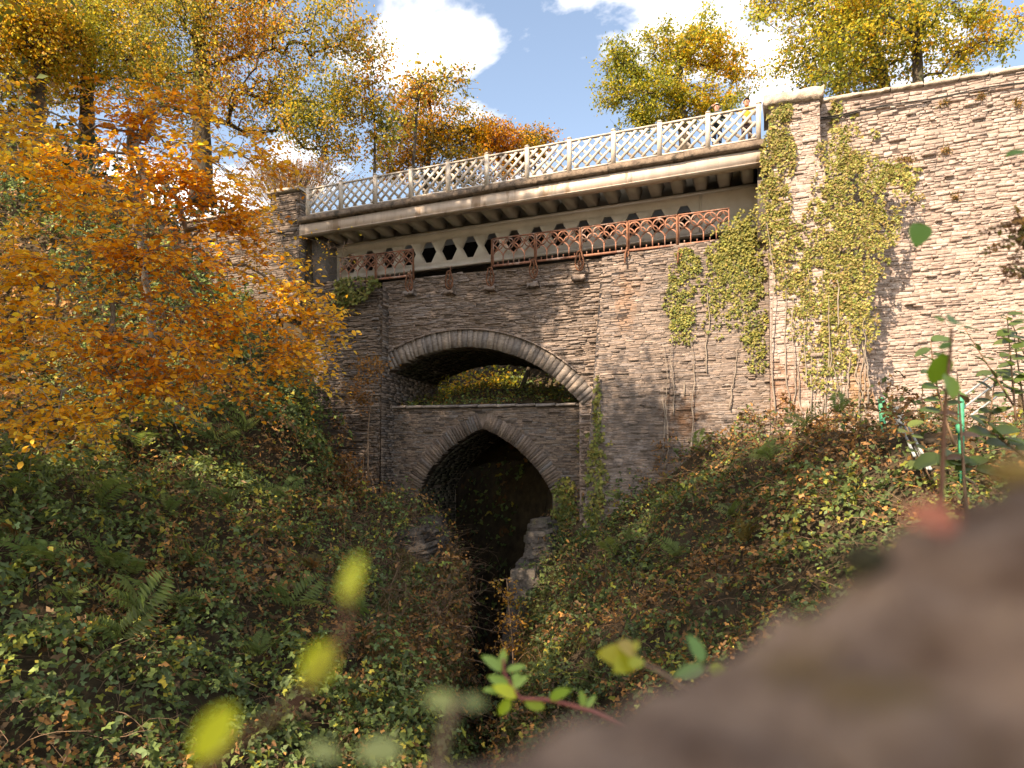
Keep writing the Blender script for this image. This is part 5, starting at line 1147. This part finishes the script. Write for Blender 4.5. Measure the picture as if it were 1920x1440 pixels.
# big single leaves
def one_leaf(c, axis, nrm, L, W, color, parent, name='leaf'):
    k = 7; t = np.linspace(0, 1, k); wd = W * np.sin(np.pi * t ** .85) ** .8; axis = unit(np.array(axis, float)); nrm = unit(np.array(nrm, float) - axis * np.dot(axis, nrm)); sd = np.cross(nrm, axis)
    V = []; C = []
    for i in range(k):
        p = np.array(c) + axis * L * t[i] - nrm * L * .12 * t[i] ** 2
        for s in (-1, 0, 1): V.append(p + sd * s * wd[i] + nrm * abs(s) * wd[i] * .25)
    T = []
    for i in range(k - 1):
        for s in (0, 1): a = i * 3 + s; T += [[a, a + 1, a + 4], [a, a + 4, a + 3]]
    b = MB(); b.add(V, T, np.array(color)); return b.obj(name, M['leaf_shoot'], parent, True)
def shoot(label, stem, Y, rad, leaves_, mat='twig', name='leafy_shoot', group=None):
    """stem: image points at depth Y (a number or list); leaves_: (px,py, px tip, py tip, width ratio, colour)"""
    ys = [Y] * len(stem) if not isinstance(Y, (list, tuple)) else Y
    pts = np.array([at(p[0], p[1], yy) for p, yy in zip(stem, ys)]); root = thing(name, label, 'twig', pts[0], group)
    d = np.linspace(0, len(pts) - 1, len(pts) * 4); q_ = np.stack([np.interp(d, np.arange(len(pts)), pts[:, k]) for k in range(3)], 1)
    b = MB(); tube(b, q_, np.linspace(rad, rad * .5, len(q_)), 7); b.obj('stem', M[mat] if isinstance(mat, str) else mat, root, True)
    for (x0, y0, x1, y1, wr, c) in leaves_:
        yy = float(np.interp(y0, *zip(*sorted((s[1], y_) for s, y_ in zip(stem, ys))))) if isinstance(Y, (list, tuple)) else Y
        a, e = at(x0, y0, yy), at(x1, y1, yy * rs.uniform(.97, 1.03)); L = np.linalg.norm(e - a); wr *= .8; one_leaf(a, e - a, [rs.normal() * .3, -1, .5 + rs.normal() * .3], L, L * wr, c, root)
    return root
YG, LG, DG, RED = (.62, .66, .05), (.3, .46, .1), (.1, .2, .04), noise_mat('red_stem', (.2, .05, .05), (.3, .1, .08), 20, .6, .1)
BRNs = noise_mat('brown_stem', (.12, .055, .03), (.2, .1, .06), 20, .7, .1)
shoot('blurred bare twig with three yellow-green leaves, bottom left of centre', [(330, 1500), (420, 1410), (560, 1310), (640, 1200), (662, 1100)], .36, .0026, [(442, 1318, 352, 1440, .26, YG), (632, 1205, 560, 1295, .3, YG), (648, 1135, 672, 1035, .24, YG)], BRNs)
shoot('blurred pale stub with soft leaves at the bottom centre', [(815, 1460), (835, 1370), (862, 1310)], .42, .0048, [(862, 1315, 790, 1310, .3, (.36, .42, .16)), (862, 1315, 915, 1318, .3, (.36, .42, .16)), (760, 1410, 660, 1405, .3, (.36, .42, .16)), (640, 1415, 570, 1400, .3, (.36, .42, .16))])
shoot('red-stemmed leafy shoot with pointed leaves at the bottom centre', [(1190, 1370), (1120, 1335), (1030, 1312), (975, 1310), (945, 1262), (944, 1235)], 1.6, .0058,
      [(945, 1250, 942, 1214, .3, LG), (944, 1258, 905, 1228, .24, LG), (948, 1258, 987, 1246, .22, LG), (955, 1285, 915, 1268, .26, LG), (958, 1290, 990, 1266, .24, LG), (955, 1295, 903, 1292, .2, LG), (972, 1306, 925, 1285, .26, YG), (957, 1310, 934, 1343, .32, (.3, .42, .03)), (982, 1316, 1025, 1326, .34, (.32, .42, .04)), (1030, 1310, 1068, 1292, .24, (.24, .38, .04)), (1094, 1326, 1090, 1294, .26, LG), (1098, 1328, 1118, 1302, .22, LG), (960, 1275, 975, 1262, .4, LG)], RED)
shoot('shoot with a ragged yellow leaf leaning left over the near wall', [(1300, 1300), (1250, 1268), (1200, 1240), (1185, 1225)], 1.15, .0056, [(1200, 1235, 1118, 1222, .34, (.42, .4, .03)), (1195, 1232, 1150, 1258, .4, (.4, .42, .03)), (1190, 1225, 1160, 1204, .4, (.5, .38, .1)), (1195, 1230, 1185, 1252, .5, (.4, .42, .04)), (1180, 1222, 1200, 1200, .3, (.45, .42, .05))])
shoot('shoot with four rounded green leaves above the near wall', [(1400, 1300), (1350, 1265), (1322, 1248)], 1.2, .0056, [(1320, 1245, 1292, 1186, .3, (.16, .3, .08)), (1322, 1248, 1262, 1268, .24, (.2, .34, .12)), (1330, 1244, 1364, 1272, .42, (.34, .44, .03)), (1335, 1262, 1360, 1285, .35, (.18, .3, .12)), (1318, 1250, 1300, 1252, .4, (.3, .4, .1))])
shoot('arching bare brown twig just above the near wall', [(1330, 1310), (1280, 1308), (1230, 1316), (1200, 1345)], .7, .0026, [(1330, 1310, 1318, 1302, .3, (.3, .2, .1))], BRNs)
shoot('red blurred leaf resting on the near wall', [(1768, 1010), (1767, 985)], .3, .002, [(1800, 975, 1695, 960, .3, (.5, .17, .1)), (1772, 985, 1728, 925, .34, (.5, .22, .13))], RED, 'fallen_leaf')
# taller plants at the right edge
shoot('tall out-of-focus brown stem with heart-shaped leaves at the right', [(1762, 1000), (1768, 860), (1772, 760), (1782, 660), (1784, 615)], 1.9, .0075, [(1768, 660, 1752, 725, .42, (.2, .34, .03)), (1775, 700, 1790, 745, .4, (.22, .34, .04)), (1760, 655, 1785, 640, .4, DG), (1768, 605, 1752, 590, .5, (.14, .26, .04)), (1780, 605, 1800, 596, .4, (.14, .26, .04))], BRNs, 'tall_stem')
def plant(label, base, tip, Y, n, seed, colr, lsz=.16, bend=0, rad=.012, Wd=.3):
    r = np.random.default_rng(seed); pts = np.array([at(base[0] * (1 - f) + tip[0] * f + bend * math.sin(math.pi * f), base[1] * (1 - f) + tip[1] * f, Y) for f in np.linspace(0, 1, 7)])
    root = thing('leafy_plant', label, 'plant', pts[0], 'plants at the right edge'); b = MB(); tube(b, pts, np.linspace(rad, rad * .35, 7), 6); b.obj('stem', M['bramble_stem'], root, True)
    for k in range(n):
        f = .25 + .75 * k / max(1, n - 1); p = np.array([np.interp(f * 6, np.arange(7), pts[:, c]) for c in range(3)]); sg = -1 if k % 2 else 1
        L = lsz * r.uniform(.7, 1.2); one_leaf(p, [sg * (1 + r.normal() * .2), r.normal() * .4 - .2, .1 + r.normal() * .35], [r.normal() * .3, -.6, 1], L, L * Wd, np.array(colr) * r.uniform(.7, 1.3), root)
plant('leafy plant with drooping leaves left of the tall brown stem', (1790, 835), (1745, 640), 6.0, 13, 1, (.07, .11, .03), .2, -8)
plant('leafy stem carrying a withered brown leaf right of the tall stem', (1812, 960), (1795, 700), 4.5, 6, 2, (.16, .09, .05), .15)
plant('thin plant slanting up-left across the pale wall', (1900, 760), (1808, 615), 7, 9, 3, (.06, .09, .03), .17, 0, .01)
plant('green bush stem at the right edge below the wall', (1905, 790), (1888, 590), 7, 15, 4, (.08, .12, .03), .22)
plant('second green bush stem beside the right edge', (1925, 800), (1900, 620), 7.2, 14, 5, (.09, .12, .03), .22)
plant('low bush stem near the right edge above the path', (1850, 830), (1868, 690), 7.5, 13, 6, (.07, .1, .03), .2)
plant('broad-leaved plant low on the right beside the green post', (1850, 890), (1760, 850), 5, 9, 7, (.1, .15, .04), .2, 0, .01, .38)
plant('broad-leaved plant at the right edge above the blurred moss', (1940, 870), (1850, 805), 5, 10, 8, (.11, .16, .04), .2, 0, .01, .38)
plant('leafy plant crossing the handrail', (1745, 900), (1700, 800), 6.5, 9, 9, (.12, .16, .04), .16, 0, .008, .36)
plant('twiggy autumn plant at the right edge in front of the wall', (1935, 700), (1895, 600), 8, 12, 10, (.08, .1, .03), .2)
root = thing('dead_frond', 'dead brown fern fronds hanging at the right edge in front of the wall', 'fern', at(1930, 520, 3.6))
for k_, ((x0, y0), (x1, y1)) in enumerate((((1935, 420), (1834, 436)), ((1930, 440), (1838, 476)), ((1940, 520), (1872, 502)), ((1945, 400), (1880, 535)), ((1935, 460), (1900, 385)))):
    a, e = at(x0, y0, 3.6), at(x1, y1, 3.5); b = MB(); tube(b, [a, (a + e) / 2 + [0, 0, .02], e], [.006, .004, .002], 5); st_ = b.obj('rachis', M['bramble_stem'], root, True)
    P = []; A = []; S_ = []; ax_ = unit(e - a); up_ = np.cross(ax_, [0, -1., 0])
    for q_ in range(13):
        f = q_ / 13 * .9 + .1
        for sg in (-1, 1): P.append(a + (e - a) * f); A.append(ax_ * .5 + up_ * sg + rs.normal(size=3) * .3); S_.append(.055 * (1.1 - f * .7))
    b = MB(); leaves(b, np.array(P), np.array(A), np.tile([0, -1., .3], (26, 1)) + rs.normal(size=(26, 3)) * .4, np.array(S_), pick([(.2, .11, .03), (.16, .14, .03), (.12, .06, .03)], 26, r=rs)); b.obj('leaflets', M['leaf'], root)
for k_, (px, py, lab) in enumerate(((1840, 180, 'rusty grass tuft high on the retaining wall under the cable'), (1770, 192, 'small dry tuft on the retaining wall near the cable'), (1772, 282, 'yellow-brown tuft in the middle of the retaining wall'), (1908, 195, 'dry tuft on the retaining wall by the right edge'), (1700, 300, 'wide dry grass tuft over the wall ivy'), (1790, 370, 'small brown weed low in the wall joints'))):
    u, z = px2uz(px, py, .25); c = BP(u, .24, z); n_ = 70 if k_ != 4 else 160; root = thing('wall_tuft', lab, 'grass tuft', c, 'tufts on the retaining wall')
    P = c + rs.normal(size=(n_, 3)) * [.08 if k_ != 4 else .3, .02, .05]; b = MB(); leaves(b, P, np.array([-EM[0], -EM[1], -.3]) + rs.normal(size=(n_, 3)) * .8, rdir(n_, rs), rs.uniform(.07, .16, n_), pick([(.34, .18, .06), (.3, .2, .08), (.2, .17, .05)], n_, r=rs), (LEAF4[0] * [1, .3, 1], LEAF4[1])); b.obj('blades', M['grass'], root, kind='stuff')
shoot('single green leaf hanging in front of the wall ivy', [(1716, 425), (1708, 418)], 2.2, .001, [(1728, 418, 1720, 458, .36, (.12, .24, .03)), (1710, 422, 1728, 440, .3, (.14, .26, .05))])
shoot('single green leaf at the right edge near the wall coping', [(1935, 285), (1912, 287)], 2.4, .001, [(1925, 284, 1886, 288, .26, (.12, .24, .03))])
